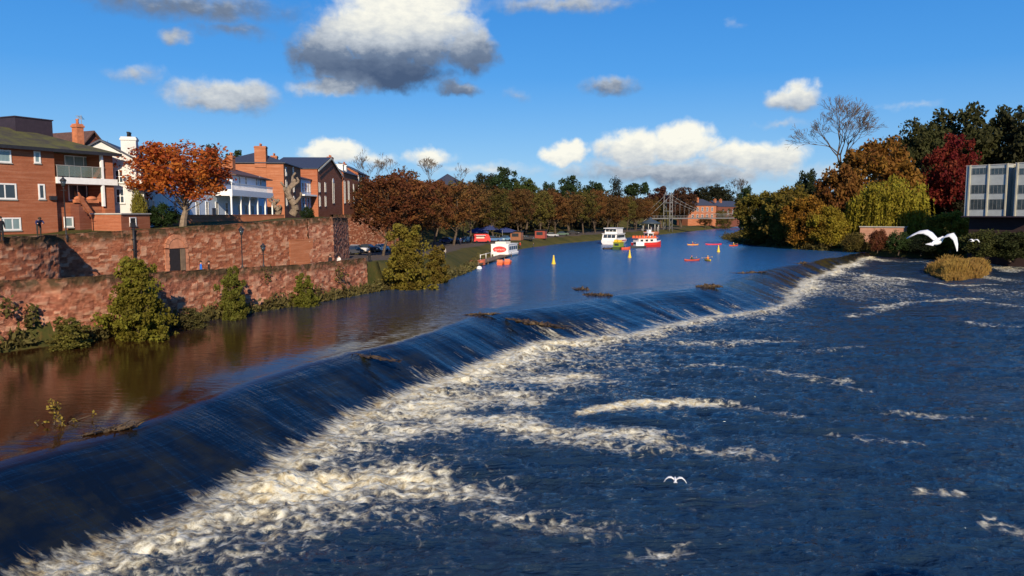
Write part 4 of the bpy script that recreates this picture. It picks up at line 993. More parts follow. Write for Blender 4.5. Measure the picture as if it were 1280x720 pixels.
SK = [('bare_tree', 'bare0', 447, 232, 186, (.05, .04, .04), None, 'bare grey tree at the end of the brick terrace'),
 ('bare_tree', 'bare1', 462, 225, 198, (.055, .042, .04), None, 'low bare tree just left of the tallest russet lime'),
 ('bare_tree', 'bare0', 492, 235, 190, (.05, .04, .04), None, 'bare tree whose twigs stick up behind the tallest russet lime'),
 ('bare_tree', 'bare1', 545, 260, 196, (.05, .042, .045), None, 'rounded bare tree on the skyline left of the brown brick house roof'),
 ('bare_tree', 'bare0', 578, 300, 203, (.05, .042, .045), None, 'small bare tree on the skyline right of the brown brick house roof'),
 ('oak_tree', 'dense0', 606, 300, 214, (.03, .03, .014), 44, 'dark brown green tree right of the small bare skyline tree'),
 ('evergreen_tree', 'dense1', 630, 300, 207, DGR, 48, 'dark evergreen tree, highest on the skyline behind the promenade'),
 ('oak_tree', 'dense2', 657, 290, 215, GRN, 44, 'rounded olive green tree right of the highest dark evergreen'),
 ('evergreen_tree', 'dense0', 685, 340, 225, DGR, 30, 'small dark conifer in the dip of the skyline'),
 ('evergreen_tree', 'dense1', 711, 340, 218, DGR, 40, 'dark evergreen tree left of the thin poplar, nearer the dip'),
 ('evergreen_tree', 'dense2', 742, 350, 221, DGR, 44, 'broad dark evergreen tree immediately left of the thin poplar'),
 ('poplar_tree', 'poplar', 769, 360, 217, (.022, .026, .018), 9, 'thin upright poplar standing above the skyline'),
 ('pine_tree', 'pine', 793, 360, 222, DGR, 40, 'flat topped dark pine right of the thin poplar'),
 ('beech_tree', 'dense0', 826, 410, 231, (.055, .022, .014), 46, 'dull red beech tree behind the left bridge pylon'),
 ('beech_tree', 'dense1', 850, 430, 233, (.06, .03, .016), 44, 'dull copper beech tree over the orange mansion, left side'),
 ('evergreen_tree', 'dense2', 893, 560, 226, (.024, .026, .013), 56, 'broad dark tree on the skyline behind the orange brick mansion'),
 ('bare_tree', 'bare1', 914, 560, 222, (.05, .045, .045), None, 'bare tree on the skyline right of the orange brick mansion'),
 ('evergreen_tree', 'dense0', 930, 560, 230, DGR, 30, 'small dark tree on the skyline beside the right bank willows'),
 ('oak_tree', 'lime1', 851, 440, 250, BRN, 26, 'brown tree between the bridge pylon and the orange brick mansion'),
 ('oak_tree', 'lime2', 903, 470, 257, OLV, 24, 'low olive tree in front of the dark purple roofed house'),
 ('oak_tree', 'lime3', 880, 455, 270, BRN, 22, 'low brown tree below the windows of the orange brick mansion'),
 ('beech_tree', 'dense1', 870, 570, 238, (.05, .024, .014), 50, 'low reddish tree directly behind the roof of the orange mansion')]
for name, key, px, Y, top, col, wpx, lab in SK: tree(name, key, lab, px, Y, top, col, G2, wpx)
# hillside trees behind the white and brick houses
for px, Y, top, wpx, lab in ((268, 165, 179, 34, 'dark green tree peeping over the cottage roof, left of the brick chimneys'), (300, 185, 186, 36, 'dark green tree peeping over the roofs right of the cottage chimney')):
    tree('evergreen_tree', 'dense1', lab, px, Y, top, DGR, 'dark trees behind the white houses', wpx)
tree('bare_tree', 'bare1', 'grey bare tree showing between the apartment block roof and the white house', 152, 140, 176, (.05, .05, .06), 'bare trees behind the apartment block')
# far wood filling the hillside
rng = np.random.default_rng(9); n = 1300; Ys = rng.uniform(215, 560, n); off_ = rng.uniform(31, 70, n)
xs = np.interp(Ys, LS[:, 1], LS[:, 0]) - off_ * np.interp(Ys, [150, 260, 560], [.9, 1.2, 1.6]); zb = ground_z(xs, Ys)[0]; C = np.stack([xs, Ys, zb + rng.uniform(.0, 1, n) ** .8 * np.interp(Ys, [150, 180, 240, 560], [4, 8, 10, 9])], 1)
P = clump_points(rng, C, rng.uniform(2., 4.2, n), 42); me = leaf_mesh('far_wood', P, .9, rng, .3); var_attr(me, np.repeat(rng.uniform(0, 1, n), 42) * .6 + rng.uniform(0, .4, n * 42)); me.materials.append(M['leaf'])
o = link('far_wood', me, None); o.color = (.06, .042, .018, 1); tag(o, 'brown autumn woodland filling the slope behind the promenade trees', 'woodland', kind='stuff')

# ---- orange tree by the white houses
proto('maple', 9.5, 5.2, 1.9, 201, 150, 62, .21, .18, .26, lo=.62, bark='bark_pale', up=.2, shell=.2, limbs=3)
t = tree('maple_tree', 'maple', 'spreading bright orange autumn tree in front of the white houses', 229, 79.5, 170, (.26, .068, .014), None, 158, z=8.0)
# evergreen shrub and yellow bush below it, twisted stumps
tree('evergreen_shrub', 'bush0', 'rounded dark green shrub on the garden wall under the orange tree', 205, 80, 254, (.022, .04, .012), None, 44, cat='shrub', z=8.0)
tree('yellow_shrub', 'bush1', 'narrow yellow green shrub in front of the white house', 177, 77.5, 236, (.13, .115, .02), None, 20, cat='shrub', z=7.4)
tree('hedge_shrub', 'bush0', 'small dark shrub beside the twisted pale tree trunk', 386, 112, 258, (.02, .034, .011), None, 20, cat='shrub', z=8.6)
def stump(label, px, Y, ya, yb, seed, w):
    rng = np.random.default_rng(seed); x, y = spot(px, Y); z0, z1 = zat(yb, Y), zat(ya, Y); mb = MB(); H = z1 - z0
    pts = [Vector((math.sin(k * 1.1) * w * .35, math.cos(k * .9) * w * .2, H * k / 7)) for k in range(8)]
    for k in range(7): mb.tube(pts[k], pts[k + 1], w * (.42 - .03 * k), w * (.42 - .03 * (k + 1)), 9, False)
    for k in range(6):
        p = pts[2 + k % 5]; q = p + Vector((rng.uniform(-1, 1) * w, rng.uniform(-.5, .5) * w, H * .22)); mb.tube(p, q, w * .2, w * .12, 7, False); mb.tube(q, q + Vector((rng.uniform(-.4, .4) * w, 0, H * .12)), w * .13, w * .10, 6)
    o = mb.build('pollarded_tree', M['bark_pale'], None); o.location = (x, y, z0); return tag(o, label, 'tree', 'pollarded trunks on the terrace')
stump('tall pale twisted pollarded trunk standing in front of the brick houses', 367, 116, 224, 268, 5, 1.5)
stump('short pale knobbly pollarded trunk left of the tall twisted one', 348, 114, 249, 268, 6, 1.0)

# ---- bushes along the river wall
def bush(label, px, Y, pyb, pytop, wpx, col, key='bush0', name='riverside_bush', deep=1.):
    x, y = spot(px, Y); t = plant(name, key, label, x, y, zat(pyb, Y) - .9, zat(pytop, Y), col, 'bushes along the river wall', 'bush', wpx * Y / FPX / 2, trunk='stems'); t.scale.y *= deep; return t
proto('wallbush', 7, 3.6, .1, 210, 190, 80, .20, .17, .12, lo=.55, flatb=1., limbs=2, cone=.6)
proto('wallbush2', 6, 2.6, .1, 211, 120, 80, .19, .2, .1, lo=.5, flatb=1., limbs=2, cone=.5)
YG = (.115, .105, .014)
bush('big bright green bush growing up the river wall below the bastion', 168, 57.5, 418, 322, 100, YG, 'wallbush')
bush('low spreading yellow green bush at the waterline on the far left', 84, 53.5, 436, 396, 70, (.10, .09, .02), 'wallbush2')
bush('slim green bush leaning on the river wall, second from the left', 290, 68.5, 396, 333, 46, (.085, .085, .014), 'wallbush2')
bush('cone shaped green bush at the river wall, left of the large golden bush', 380, 77.5, 384, 342, 42, (.095, .095, .014), 'wallbush2')
bush('large golden green bush at the end of the river wall', 508, 96, 360, 280, 84, (.125, .10, .016), 'wallbush')
bush('lower golden bush against the right side of the large golden bush', 545, 104, 354, 306, 46, (.115, .085, .016), 'wallbush2')
bush('small dark bush near the waterline between the big bush and the slim one', 238, 63, 410, 384, 50, (.07, .062, .022), 'wallbush2')
# rough grass, ivy and weeds along the foot of the wall
rng = np.random.default_rng(31); BL = offset_line(smooth_line([tuple(q) for q in LS[1:12]], 12), -.6); BL = BL[BL[:, 1] < 175]
ln = np.concatenate([[0], np.cumsum(np.hypot(*np.diff(BL, axis=0).T))]); n = 26000
s = rng.uniform(0, ln[-1], n); keep = fbm(s * .35, s * 0, 3, 44) + rng.uniform(-.25, .25, n) > .42; s = s[keep]; n = len(s)
C = np.stack([np.interp(s, ln, BL[:, 0]) + rng.normal(0, .35, n), np.interp(s, ln, BL[:, 1]) + rng.normal(0, .35, n), np.abs(rng.normal(0, .45, n)) * (.4 + 1.1 * fbm(s * .5, s * 0 + 3, 3, 45)) + .02], 1)
me = leaf_mesh('bank_weeds', C, .26, rng, .0, 2.2, -.8); var_attr(me, np.clip(fbm(s * .4, s * 0, 3, 46) * .7 + rng.uniform(0, .4, n), 0, 1)); me.materials.append(M['leaf'])
o = link('bank_weeds', me, None); o.color = (.13, .11, .04, 1); tag(o, 'rough grass and weeds along the foot of the river wall', 'weeds', kind='stuff')
C = []
for px, py, r, k in ((8, 384, .6, 90), (36, 402, .5, 90), (40, 388, .4, 60), (400, 366, .8, 150), (330, 345, .7, 120), (350, 372, .8, 160), (425, 345, .9, 160), (440, 372, 1.0, 200), (20, 424, .7, 150)):
    Yw = float(np.interp(px, [0, 100, 200, 300, 400, 470], [52.3, 57.4, 63.4, 73.2, 82.5, 93.5])); c = np.array(atY(px, py, Yw - .35)); C.append(c + rng.normal(size=(k, 3)) * np.array([.5, .35, .6]) * r)
C = np.concatenate(C); me = leaf_mesh('wall_ivy', C, .18, rng, .0); var_attr(me, rng.uniform(0, 1, len(C))); me.materials.append(M['leaf'])
o = link('wall_ivy', me, None); o.color = (.11, .10, .03, 1); tag(o, 'patches of ivy and weeds rooted in the river wall', 'ivy', kind='stuff')

# ---- right bank
proto('willow', 15, 7.5, .3, 220, 170, 75, .42, .2, .4, lo=.68, flatb=1., limbs=2)
proto('olive', 12, 6, .1, 221, 150, 80, .40, .21, .3, lo=.7, flatb=1., limbs=1)
G3 = 'trees and bushes on the right bank'
RB = [('willow_bush', 'olive', 947, 226, 305, 238, 66, (.095, .078, .014), 'olive bush at the left tip of the right bank, nearest the far river'),
 ('willow_bush', 'willow', 985, 212, 311, 224, 78, (.11, .085, .015), 'wide olive willow left of the golden bushes on the right bank'),
 ('golden_bush', 'olive', 1003, 204, 313, 243, 60, (.17, .085, .012), 'amber orange bush low on the right bank in front of the olive willow'),
 ('golden_bush', 'willow', 1030, 199, 315, 252, 58, (.165, .125, .014), 'yellow green bush at the water edge left of the weeping willow'),
 ('dark_tree', 'dense0', 1006, 236, 306, 208, 40, (.022, .03, .012), 'dark green tree at the foot of the big bare tree'),
 ('orange_willow', 'willow', 1092, 226, 300, 160, 116, (.15, .072, .014), 'tall golden orange willow behind the weeping willow'),
 ('orange_willow', 'olive', 1046, 218, 300, 204, 66, (.125, .056, .014), 'lower orange tree under the big bare tree'),
 ('copper_beech', 'dense1', 1184, 226, 300, 164, 70, (.105, .014, .010), 'deep red copper beech beside the concrete apartment block'),
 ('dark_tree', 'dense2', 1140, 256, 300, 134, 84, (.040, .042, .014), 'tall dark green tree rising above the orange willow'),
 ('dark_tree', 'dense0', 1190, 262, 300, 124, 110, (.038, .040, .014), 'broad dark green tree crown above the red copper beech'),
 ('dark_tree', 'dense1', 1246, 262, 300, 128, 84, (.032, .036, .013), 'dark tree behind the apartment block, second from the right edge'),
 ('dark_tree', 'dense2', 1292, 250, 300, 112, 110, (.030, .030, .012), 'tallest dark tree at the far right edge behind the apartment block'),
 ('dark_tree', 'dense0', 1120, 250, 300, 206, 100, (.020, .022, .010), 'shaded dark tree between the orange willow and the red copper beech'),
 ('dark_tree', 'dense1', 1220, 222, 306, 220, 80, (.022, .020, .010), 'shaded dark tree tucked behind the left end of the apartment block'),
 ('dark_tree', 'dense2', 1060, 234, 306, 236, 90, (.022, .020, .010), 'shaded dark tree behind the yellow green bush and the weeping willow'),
 ('yellow_bush', 'olive', 1186, 181, 312, 262, 52, (.18, .135, .016), 'yellow bush right of the pink hut below the red copper beech'),
 ('yellow_bush', 'wallbush', 1165, 183, 314, 268, 40, (.125, .105, .016), 'olive bush behind the flying gull wing'),
 ('green_bush', 'bush0', 1122, 181, 315, 289, 34, (.026, .044, .012), 'round dark green bush in front of the pink hut'),
 ('russet_bush', 'bush1', 1096, 183, 312, 286, 26, (.10, .035, .016), 'small russet bush against the pink hut wall'),
 ('green_bush', 'bush1', 1226, 159, 320, 286, 52, (.045, .05, .014), 'green bush under the left corner of the apartment block'),
 ('green_bush', 'bush0', 1150, 180, 316, 296, 40, (.012, .018, .008), 'dark low bush directly behind the flying gull body'),
 ('green_bush', 'olive', 1262, 157, 324, 288, 60, (.03, .036, .012), 'dark bush at the far right edge in front of the undercroft'),
 ('golden_bush', 'bush1', 1066, 188, 314, 290, 34, (.08, .062, .016), 'low tawny bush at the left side of the pink hut')]
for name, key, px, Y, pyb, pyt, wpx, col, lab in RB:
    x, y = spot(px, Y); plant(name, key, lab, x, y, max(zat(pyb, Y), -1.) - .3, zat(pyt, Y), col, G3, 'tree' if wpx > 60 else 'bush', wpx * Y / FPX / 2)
x, y = spot(1046, 250)
plant('bare_tree', 'big_bare', 'big bare tree with a wide fan of branches above the right bank', x, y, zat(300, 250), zat(119, 250), (.06, .05, .045), G3, 'tree', 1.15, rz=.6)
# weeping willow: curtains of hanging strands
rng = np.random.default_rng(77); k = Kind(); H = 14.; segs = []; tips = []
C = envelope(rng, 120, 9.5, 5, 9, lo=.75, shell=.5, flat_bottom=.3); P = [clump_points(rng, C, rng.uniform(.8, 1.6, 120), 40)]
for c in C[:112]:
    nst = 6; r0 = c + rng.normal(size=3) * .6
    for q in range(nst):
        p0 = c + rng.normal(size=3) * np.array([.9, .9, .3]); L = rng.uniform(.55, 1) * (p0[2] - .8)
        zz = np.linspace(0, 1, 26); out = np.array([c[0], c[1]]) / 9.5
        P.append(np.stack([p0[0] + out[0] * zz * .9 + rng.normal(0, .07, 26), p0[1] + out[1] * zz * .9 + rng.normal(0, .07, 26), p0[2] - zz * L], 1))
P = np.concatenate(P); me = leaf_mesh('willow_strands', P, .34, rng, 0, 2.2, 1.5); var_attr(me, rng.uniform(0, 1, len(P)) * .6 + .4 * fbm(P[:, 0] * .8, P[:, 1] * .8, 3, 7)); me.materials.append(M['leaf'])
x, y = spot(1113, 198); t = thing('weeping_willow', 'yellow green weeping willow with hanging strands over the pink hut', 'tree', (x, y, .6), 0, G3)
o = link('crown', me, None, t); o.color = (.25, .21, .022, 1); s_ = (zat(221, 198) - .6) / 14; t.scale = (1.15, 1.0, s_)
mb = MB(); mb.tube((0, 0, -.5), (0, 0, 6), .55, .4, 8, False)
for c in C[::6]: mb.tube((0, 0, 6), tuple(c), .2, .04, 5, False)
mb.build('trunk', M['bark'], t)
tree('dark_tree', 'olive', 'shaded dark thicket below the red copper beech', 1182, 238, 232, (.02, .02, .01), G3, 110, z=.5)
# undergrowth along the right shore and reeds on the islet
n = 700; pxs = rng.uniform(925, 1235, n); L = smooth_line([tuple(q) for q in RS[3:11]], 10); kk = rng.integers(0, len(L), n)
C = np.stack([L[kk, 0] + rng.uniform(.5, 10, n), L[kk, 1] + rng.uniform(-1, 6, n)], 1); zb = ground_z(C[:, 0], C[:, 1])[0]
C = np.column_stack([C, np.maximum(zb, 0) + rng.uniform(0, 1.4, n)]); P = clump_points(rng, C, rng.uniform(.6, 1.4, n), 34); me = leaf_mesh('undergrowth', P, .36, rng, .3); var_attr(me, np.repeat(rng.uniform(0, 1, n), 34) * .7 + rng.uniform(0, .3, n * 34)); me.materials.append(M['leaf'])
o = link('undergrowth', me, None); o.color = (.10, .08, .024, 1); tag(o, 'tangled autumn undergrowth along the right bank waterline', 'undergrowth', kind='stuff')
n = 27000; cx, cy, a = ISLET; rr = np.sqrt(rng.uniform(0, 1, n)); th = rng.uniform(0, 2 * math.pi, n); edge = .7 + .6 * fbm(np.cos(th) * 1.6 + 5, np.sin(th) * 1.6 + 5, 3, 19); ex = rr * edge * np.cos(th) * 18; ey = rr * edge * np.sin(th) * 5.4
X_ = cx + ex * math.sin(a) + ey * math.cos(a); Y_ = cy + ex * math.cos(a) - ey * math.sin(a)
Hh = (.7 + 2.8 * fbm(X_ * .4, Y_ * .4, 3, 12) ** 1.3) * (1.15 - .8 * rr ** 2); base = np.stack([X_, Y_, -2.2 + .8 * (1 - rr ** 2)], 1)
lean = rng.normal(0, .28, (n, 2)) + np.stack([np.cos(th) * .1, np.sin(th) * .1], 1); tip = base + np.column_stack([lean * Hh[:, None], Hh]); wv = rng.normal(size=(n, 2)); wv /= np.linalg.norm(wv, axis=1)[:, None]; wv = np.column_stack([wv * .09, np.zeros(n)])
V = np.stack([base - wv, base + wv, tip + wv * .35, tip - wv * .35], 1).reshape(-1, 3); me = np_mesh('reeds', V, np.arange(4 * n).reshape(-1, 4)); var_attr(me, np.clip(fbm(X_ * .5, Y_ * .5, 3, 14) * .8 + rng.uniform(0, .35, n), 0, 1)); me.materials.append(M['leaf'])
o = link('reed_bed', me, None); o.color = (.33, .20, .055, 1); tag(o, 'dry golden reeds covering the small islet below the gull', 'reeds', kind='stuff')
# ================================================================== boats
def paint(o, c): o.color = (*c, 1); return o
WHITE = (.8, .8, .78); RED = (.62, .035, .03); YEL = (.75, .50, .03); ORG = (.72, .13, .04); BLACK = (.02, .02, .025); NAVY = (.03, .05, .14)
def hull(mb, L, W, H, bow=.35, stern=.85, z0=-.25, sheer=.25, n=14):
    """lofted hull along x, bow at +x"""
    rings = []
    for k in range(n):
        f = k / (n - 1); x = (f - .5) * L
        w = W / 2 * (1 if f < 1 - bow else max(.03, math.cos((f - 1 + bow) / bow * math.pi / 2) ** .8)) * (stern + (1 - stern) * min(1, f / .2))
        h = H + sheer * max(0, (f - .5) * 2) ** 2; lo = w * .72
        rings.append([(x, -w, h), (x, -w * .97, h * .5), (x, -lo, z0), (x, lo, z0), (x, w * .97, h * .5), (x, w, h)])
    return mb.loft(rings, True, False)
def boat(name, label, loc, rz, group=None): return thing(name, label, 'boat', loc, rz, group)
def bpart(name, mb, parent, col=None, m=None):
    o = mb.build(name, m or M['painted'], parent)
    if col: paint(o, col)
    return o
# white trip boat with a red oval on its stern, moored at the landing
c = onz(633, 320.5, 0); b = boat('trip_boat', 'white trip boat with a red oval board on its stern, moored at the landing stage', (c.x, c.y + 3, 0), R(74))
L, W = 11., 4.3
mb = MB(); hull(mb, L, W, .8, .3, .97); bpart('hull', mb, b, WHITE)
mb = MB(); mb.box(-L / 2 + .15, L / 2 - 3.4, -W / 2 + .18, W / 2 - .18, .803, 2.7); bpart('cabin', mb, b, WHITE)
for k in range(4):
    for sy in (-1, 1):
        mb = MB(); x = -L / 2 + 1.0 + k * 1.65; y = sy * (W / 2 - .18); mb.box(x, x + 1.3, min(y, y + sy * .03), max(y, y + sy * .03), 1.5, 2.3); bpart('window', mb, b, m=M['glass'])
mb = MB(); mb.box(-L / 2 + .3, L / 2 - 3.0, -W / 2 + .05, W / 2 - .05, 2.703, 2.83); bpart('roof', mb, b, (.75, .74, .68))
mb = MB(); mb.box(-L / 2 + .9, -L / 2 + 4.6, -1.2, 1.2, 2.833, 3.3); bpart('roof_box', mb, b, (.72, .7, .6))
mb = MB(); v = [(-L / 2 + .10 + dx, 1.55 * math.cos(t), 1.65 + .68 * math.sin(t)) for dx in (0, .06) for t in [2 * math.pi * k / 24 for k in range(24)]]
mb.add(v, [tuple(range(24))[::-1], tuple(range(24, 48))] + [(i, (i + 1) % 24, 24 + (i + 1) % 24, 24 + i) for i in range(24)]); ov = bpart('stern_board', mb, b, (.66, .06, .05))
# pale scrolled lettering strip: unreadable at this distance, kept as strokes
mb = MB()
for k in range(9):
    y = 1.05 - k * .26; mb.box(-L / 2 + .085, -L / 2 + .099, y - .09, y + .09, 1.50 + .05 * math.sin(k * 2.1), 1.60 + .08 * (k % 2)); mb.box(-L / 2 + .085, -L / 2 + .099, y - .09, y - .03, 1.52, 1.80 + .06 * math.cos(k * 1.7))
bpart('board_lettering', mb, ov, (.8, .55, .5))
# two deck white cruiser
c = onz(771, 305, 0); b = boat('river_cruiser', 'white two deck river cruiser with sloping front windows moored mid river', (c.x, c.y + 3, 0), R(66))
L, W = 15, 5.0
mb = MB(); hull(mb, L, W, 1.3, .25, .97); bpart('hull', mb, b, (.75, .72, .72))
mb = MB(); mb.box(-L / 2 + .1, -L / 2 + .16, -W / 2 + .3, W / 2 - .3, .5, .75); mb.box(-L / 2 + .5, L / 2 - 4, -W / 2 - .03, -W / 2 + .02, .95, 1.2); bpart('rubbing_strip', mb, b, RED)
mb = MB(); v = [(-L / 2 + .2, -2.3, 1.303), (L / 2 - 4, -2.3, 1.303), (L / 2 - 4, 2.3, 1.303), (-L / 2 + .2, 2.3, 1.303), (-L / 2 + .9, -2.2, 3.2), (L / 2 - 5, -2.2, 3.2), (L / 2 - 5, 2.2, 3.2), (-L / 2 + .9, 2.2, 3.2)]
mb.add(v, [(3, 2, 1, 0), (4, 5, 6, 7), (0, 1, 5, 4), (1, 2, 6, 5), (2, 3, 7, 6), (3, 0, 4, 7)]); cb = bpart('lower_cabin', mb, b, WHITE)
for k in range(3): mb = MB(); y = -1.9 + k * 1.3; mb.add([(-L / 2 + .42, y, 2.0), (-L / 2 + .42, y + 1.15, 2.0), (-L / 2 + .78, y + 1.15, 3.0), (-L / 2 + .78, y, 3.0), (-L / 2 + .6, y, 2.0), (-L / 2 + .6, y + 1.15, 2.0), (-L / 2 + .95, y + 1.15, 3.0), (-L / 2 + .95, y, 3.0)], [(3, 2, 1, 0), (4, 5, 6, 7), (0, 1, 5, 4), (1, 2, 6, 5), (2, 3, 7, 6), (3, 0, 4, 7)]); bpart('window', mb, b, m=M['glass'])
for k in range(5): mb = MB(); x = -L / 2 + 1.4 + k * 1.7; mb.box(x, x + 1.4, -2.33, -2.2, 2.0, 2.9); bpart('window', mb, b, m=M['glass'])
mb = MB(); mb.box(-L / 2 + .6, L / 2 - 4.6, -2.4, 2.4, 3.203, 3.35); bpart('upper_deck', mb, b, WHITE)
mb = MB(); mb.box(-L / 2 + 2.2, L / 2 - 6, -1.9, 1.9, 3.353, 4.9); mb.box(-L / 2 + 1.2, L / 2 - 5.6, -2.1, 2.1, 4.903, 5.05); bpart('wheelhouse', mb, b, WHITE)
for k in range(3): mb = MB(); y = -1.7 + k * 1.15; mb.box(-L / 2 + 2.15, -L / 2 + 2.19, y, y + 1.0, 3.9, 4.6); bpart('window', mb, b, m=M['glass'])
# red and white boat
c = onz(811, 309, 0); b = boat('passenger_boat', 'red hulled boat with white and orange cabin and small wheelhouse in mid river', (c.x, c.y + 2, 0), R(28))
L, W = 9.5, 3.4
mb = MB(); hull(mb, L, W, 1.25, .4, .9, sheer=.5); bpart('hull', mb, b, RED)
mb = MB(); hull(mb, L * .985, W * 1.015, .14, .4, .9, 0, .5, 14); o = bpart('gunwale', mb, b, WHITE); o.location = (0, 0, 1.24)
mb = MB(); mb.box(-L / 2 + .6, L / 2 - 2.6, -1.3, 1.3, 1.25, 2.5); bpart('cabin', mb, b, (.8, .76, .7))
for k in range(3):
    for sy in (-1, 1): mb = MB(); x = -L / 2 + 1.2 + k * 1.75; mb.box(x, x + .95, min(sy * 1.3, sy * 1.34), max(sy * 1.3, sy * 1.34), 1.6, 2.2); bpart('window', mb, b, m=M['glass'])
mb = MB(); mb.box(-L / 2 + .2, L / 2 - 2.2, -1.5, 1.5, 2.503, 2.62); bpart('roof', mb, b, (.74, .24, .14))
mb = MB()
for k in range(6): x = -L / 2 + .4 + k * 1.1; mb.box(x, x + .75, -1.45, -1.35, 2.62, 3.2); mb.box(x, x + .75, 1.35, 1.45, 2.62, 3.2)
bpart('seat_rail', mb, b, ORG)
mb = MB(); mb.box(-.6, 1.3, -.9, .9, 2.623, 4.0); mb.box(-.8, 1.5, -1.1, 1.1, 4.003, 4.12); mb.box(0, .8, -.5, .5, 4.12, 4.9); wh = bpart('wheelhouse', mb, b, WHITE)
for x0, x1, y0, y1 in ((-.64, -.6, -.7, .7), (-.4, 1.1, -.94, -.9), (-.4, 1.1, .9, .94)): mb = MB(); mb.box(x0, x1, y0, y1, 3.2, 3.8); bpart('wheelhouse_window', mb, wh, m=M['glass'])
mb = MB(); mb.tube((1.2, 0, 4.1), (1.2, 0, 5.6), .05); bpart('mast', mb, b, WHITE)
# white dinghy, yellow work boat, small red boat
c = onz(797, 310, 0); b = boat('cabin_launch', 'small white cabin launch lying at the stern of the red hulled boat', (c.x, c.y, 0), R(200))
mb = MB(); hull(mb, 4.6, 1.9, .6, .4); bpart('hull', mb, b, (.04, .05, .06)); mb = MB(); mb.box(-1.6, .9, -.8, .8, .58, 1.75); bpart('cabin', mb, b, WHITE)
mb = MB(); mb.box(.9, .94, -.65, .65, 1.05, 1.55); bpart('window', mb, b, m=M['glass'])
c = onz(774, 311.5, 0); b = boat('work_boat', 'yellow and green cabin work boat in front of the white two deck cruiser', (c.x, c.y, 0), R(60))
mb = MB(); hull(mb, 5, 2.4, .7, .35); bpart('hull', mb, b, (.05, .09, .03)); mb = MB(); mb.box(-1.9, .8, -.95, .95, .68, 1.9); bpart('cabin', mb, b, (.2, .28, .03)); mb = MB(); mb.box(-2.05, 1.0, -1.1, 1.1, 1.903, 2.05); mb.box(-1.5, -.2, -.9, -.3, 2.05, 2.5); mb.box(-1.5, -.2, .2, .9, 2.05, 2.6); bpart('roof', mb, b, YEL)
mb = MB(); mb.box(-1.94, -1.9, -.6, .6, 1.0, 1.6); bpart('window', mb, b, m=M['glass'])
c = onz(765, 311.5, 0); b = boat('punt', 'dark low punt beside the yellow and green work boat', (c.x, c.y, 0), R(15)); mb = MB(); hull(mb, 5, 1.3, .45, .3); bpart('hull', mb, b, (.05, .035, .03)); mb = MB(); mb.box(-.2, .2, -.55, .55, .3, .46); bpart('seat', mb, b, (.3, .2, .1))
c = onz(782, 312, 0); b = boat('dinghy', 'little red dinghy between the work boat and the white cabin launch', (c.x, c.y, 0), R(10)); mb = MB(); hull(mb, 2.6, 1.3, .6, .4); bpart('hull', mb, b, (.6, .09, .04)); mb = MB(); mb.box(-.3, .1, -.5, .5, .45, .62); bpart('seat', mb, b, (.35, .2, .1))
# orange pedal boats at the landing
for px, py, lab in ((626, 331, 'left orange pedal boat moored beside the landing stage'), (635, 330, 'right orange pedal boat moored beside the landing stage')):
    c = onz(px, py, 0); b = boat('pedal_boat', lab, (c.x, c.y, 0), R(80), 'pedal boats at the landing stage')
    mb = MB(); hull(mb, 2.6, 1.25, .5, .3); bpart('hull', mb, b, ORG); mb = MB(); mb.box(-.9, -.6, -.5, .5, .48, 1.0); mb.box(-.6, -.1, -.5, .5, .48, .62); bpart('seat', mb, b, (.6, .2, .1))
c = onz(598, 332, 0); b = boat('dinghy', 'orange red dinghy drawn up at the near end of the landing stage', (c.x, c.y, .35), R(35)); mb = MB(); hull(mb, 3.0, 1.4, .6, .4); bpart('hull', mb, b, (.55, .14, .07)); mb = MB(); mb.box(-.3, .1, -.5, .5, .45, .62); bpart('seat', mb, b, (.3, .18, .1))
# landing stage with posts
p0, p1 = onz(598, 334, 0), onz(648, 318, 0); dd = p1 - p0; L = dd.length
t = thing('landing_stage', 'grey timber landing stage with white posts along the grassy bank', 'landing stage', (p0.x, p0.y, 0), math.atan2(dd.y, dd.x))
mb = MB(); mb.box(0, L, 0, 2.2, .35, .55); mb.build('deck', M['timber'], t)
for k in range(6):
    mb = MB(); x = .4 + (L - .8) * k / 5; mb.tube((x, .1, -1.2), (x, .1, .9), .12); mb.build('pile', M['timber'], t)
for k in range(4):
    mb = MB(); x = L * .25 + k * L * .12; mb.tube((x, 2., .55), (x, 2., 1.65), .07); mb.build('post', M['white_paint'], t)
mb = MB(); mb.tube((L * .25, 2., 1.55), (L * .61, 2., 1.55), .04); mb.build('rail', M['white_paint'], t)
c = onz(599, 336, 0); mb = MB(); mb.lathe((0, 0, 0), [(.1, -.4), (.45, -.2), (.5, .15), (.35, .4), (.08, .5)], 10); o = mb.build('mooring_float', M['white_paint']); o.location = c; tag(o, 'white mooring float in front of the near end of the landing stage', 'float')
# buoys
for px, py, lab in ((692, 330, 'yellow conical buoy nearest the white boat with the red oval'), (787, 322, 'yellow conical buoy below the red dinghy and white launch'), (898, 315, 'yellow conical buoy next to the red canoe on the right')):
    c = onz(px, py, 0); t = thing('buoy', lab, 'buoy', (c.x, c.y, 0), 0, 'yellow channel buoys'); t.scale = (.62, .62, .72)
    mb = MB(); mb.lathe((0, 0, 0), [(.15, -.5), (.62, -.3), (.66, .25), (.5, .42), (.36, 1.1), (.26, 1.7), (.2, 1.95)], 12); bpart('float', mb, t, YEL)
    mb = MB(); mb.lathe((0, 0, 1.95), [(.2, 0), (.24, .1), (.18, .32), (.03, .4)], 10); bpart('top', mb, t, (.78, .58, .10))

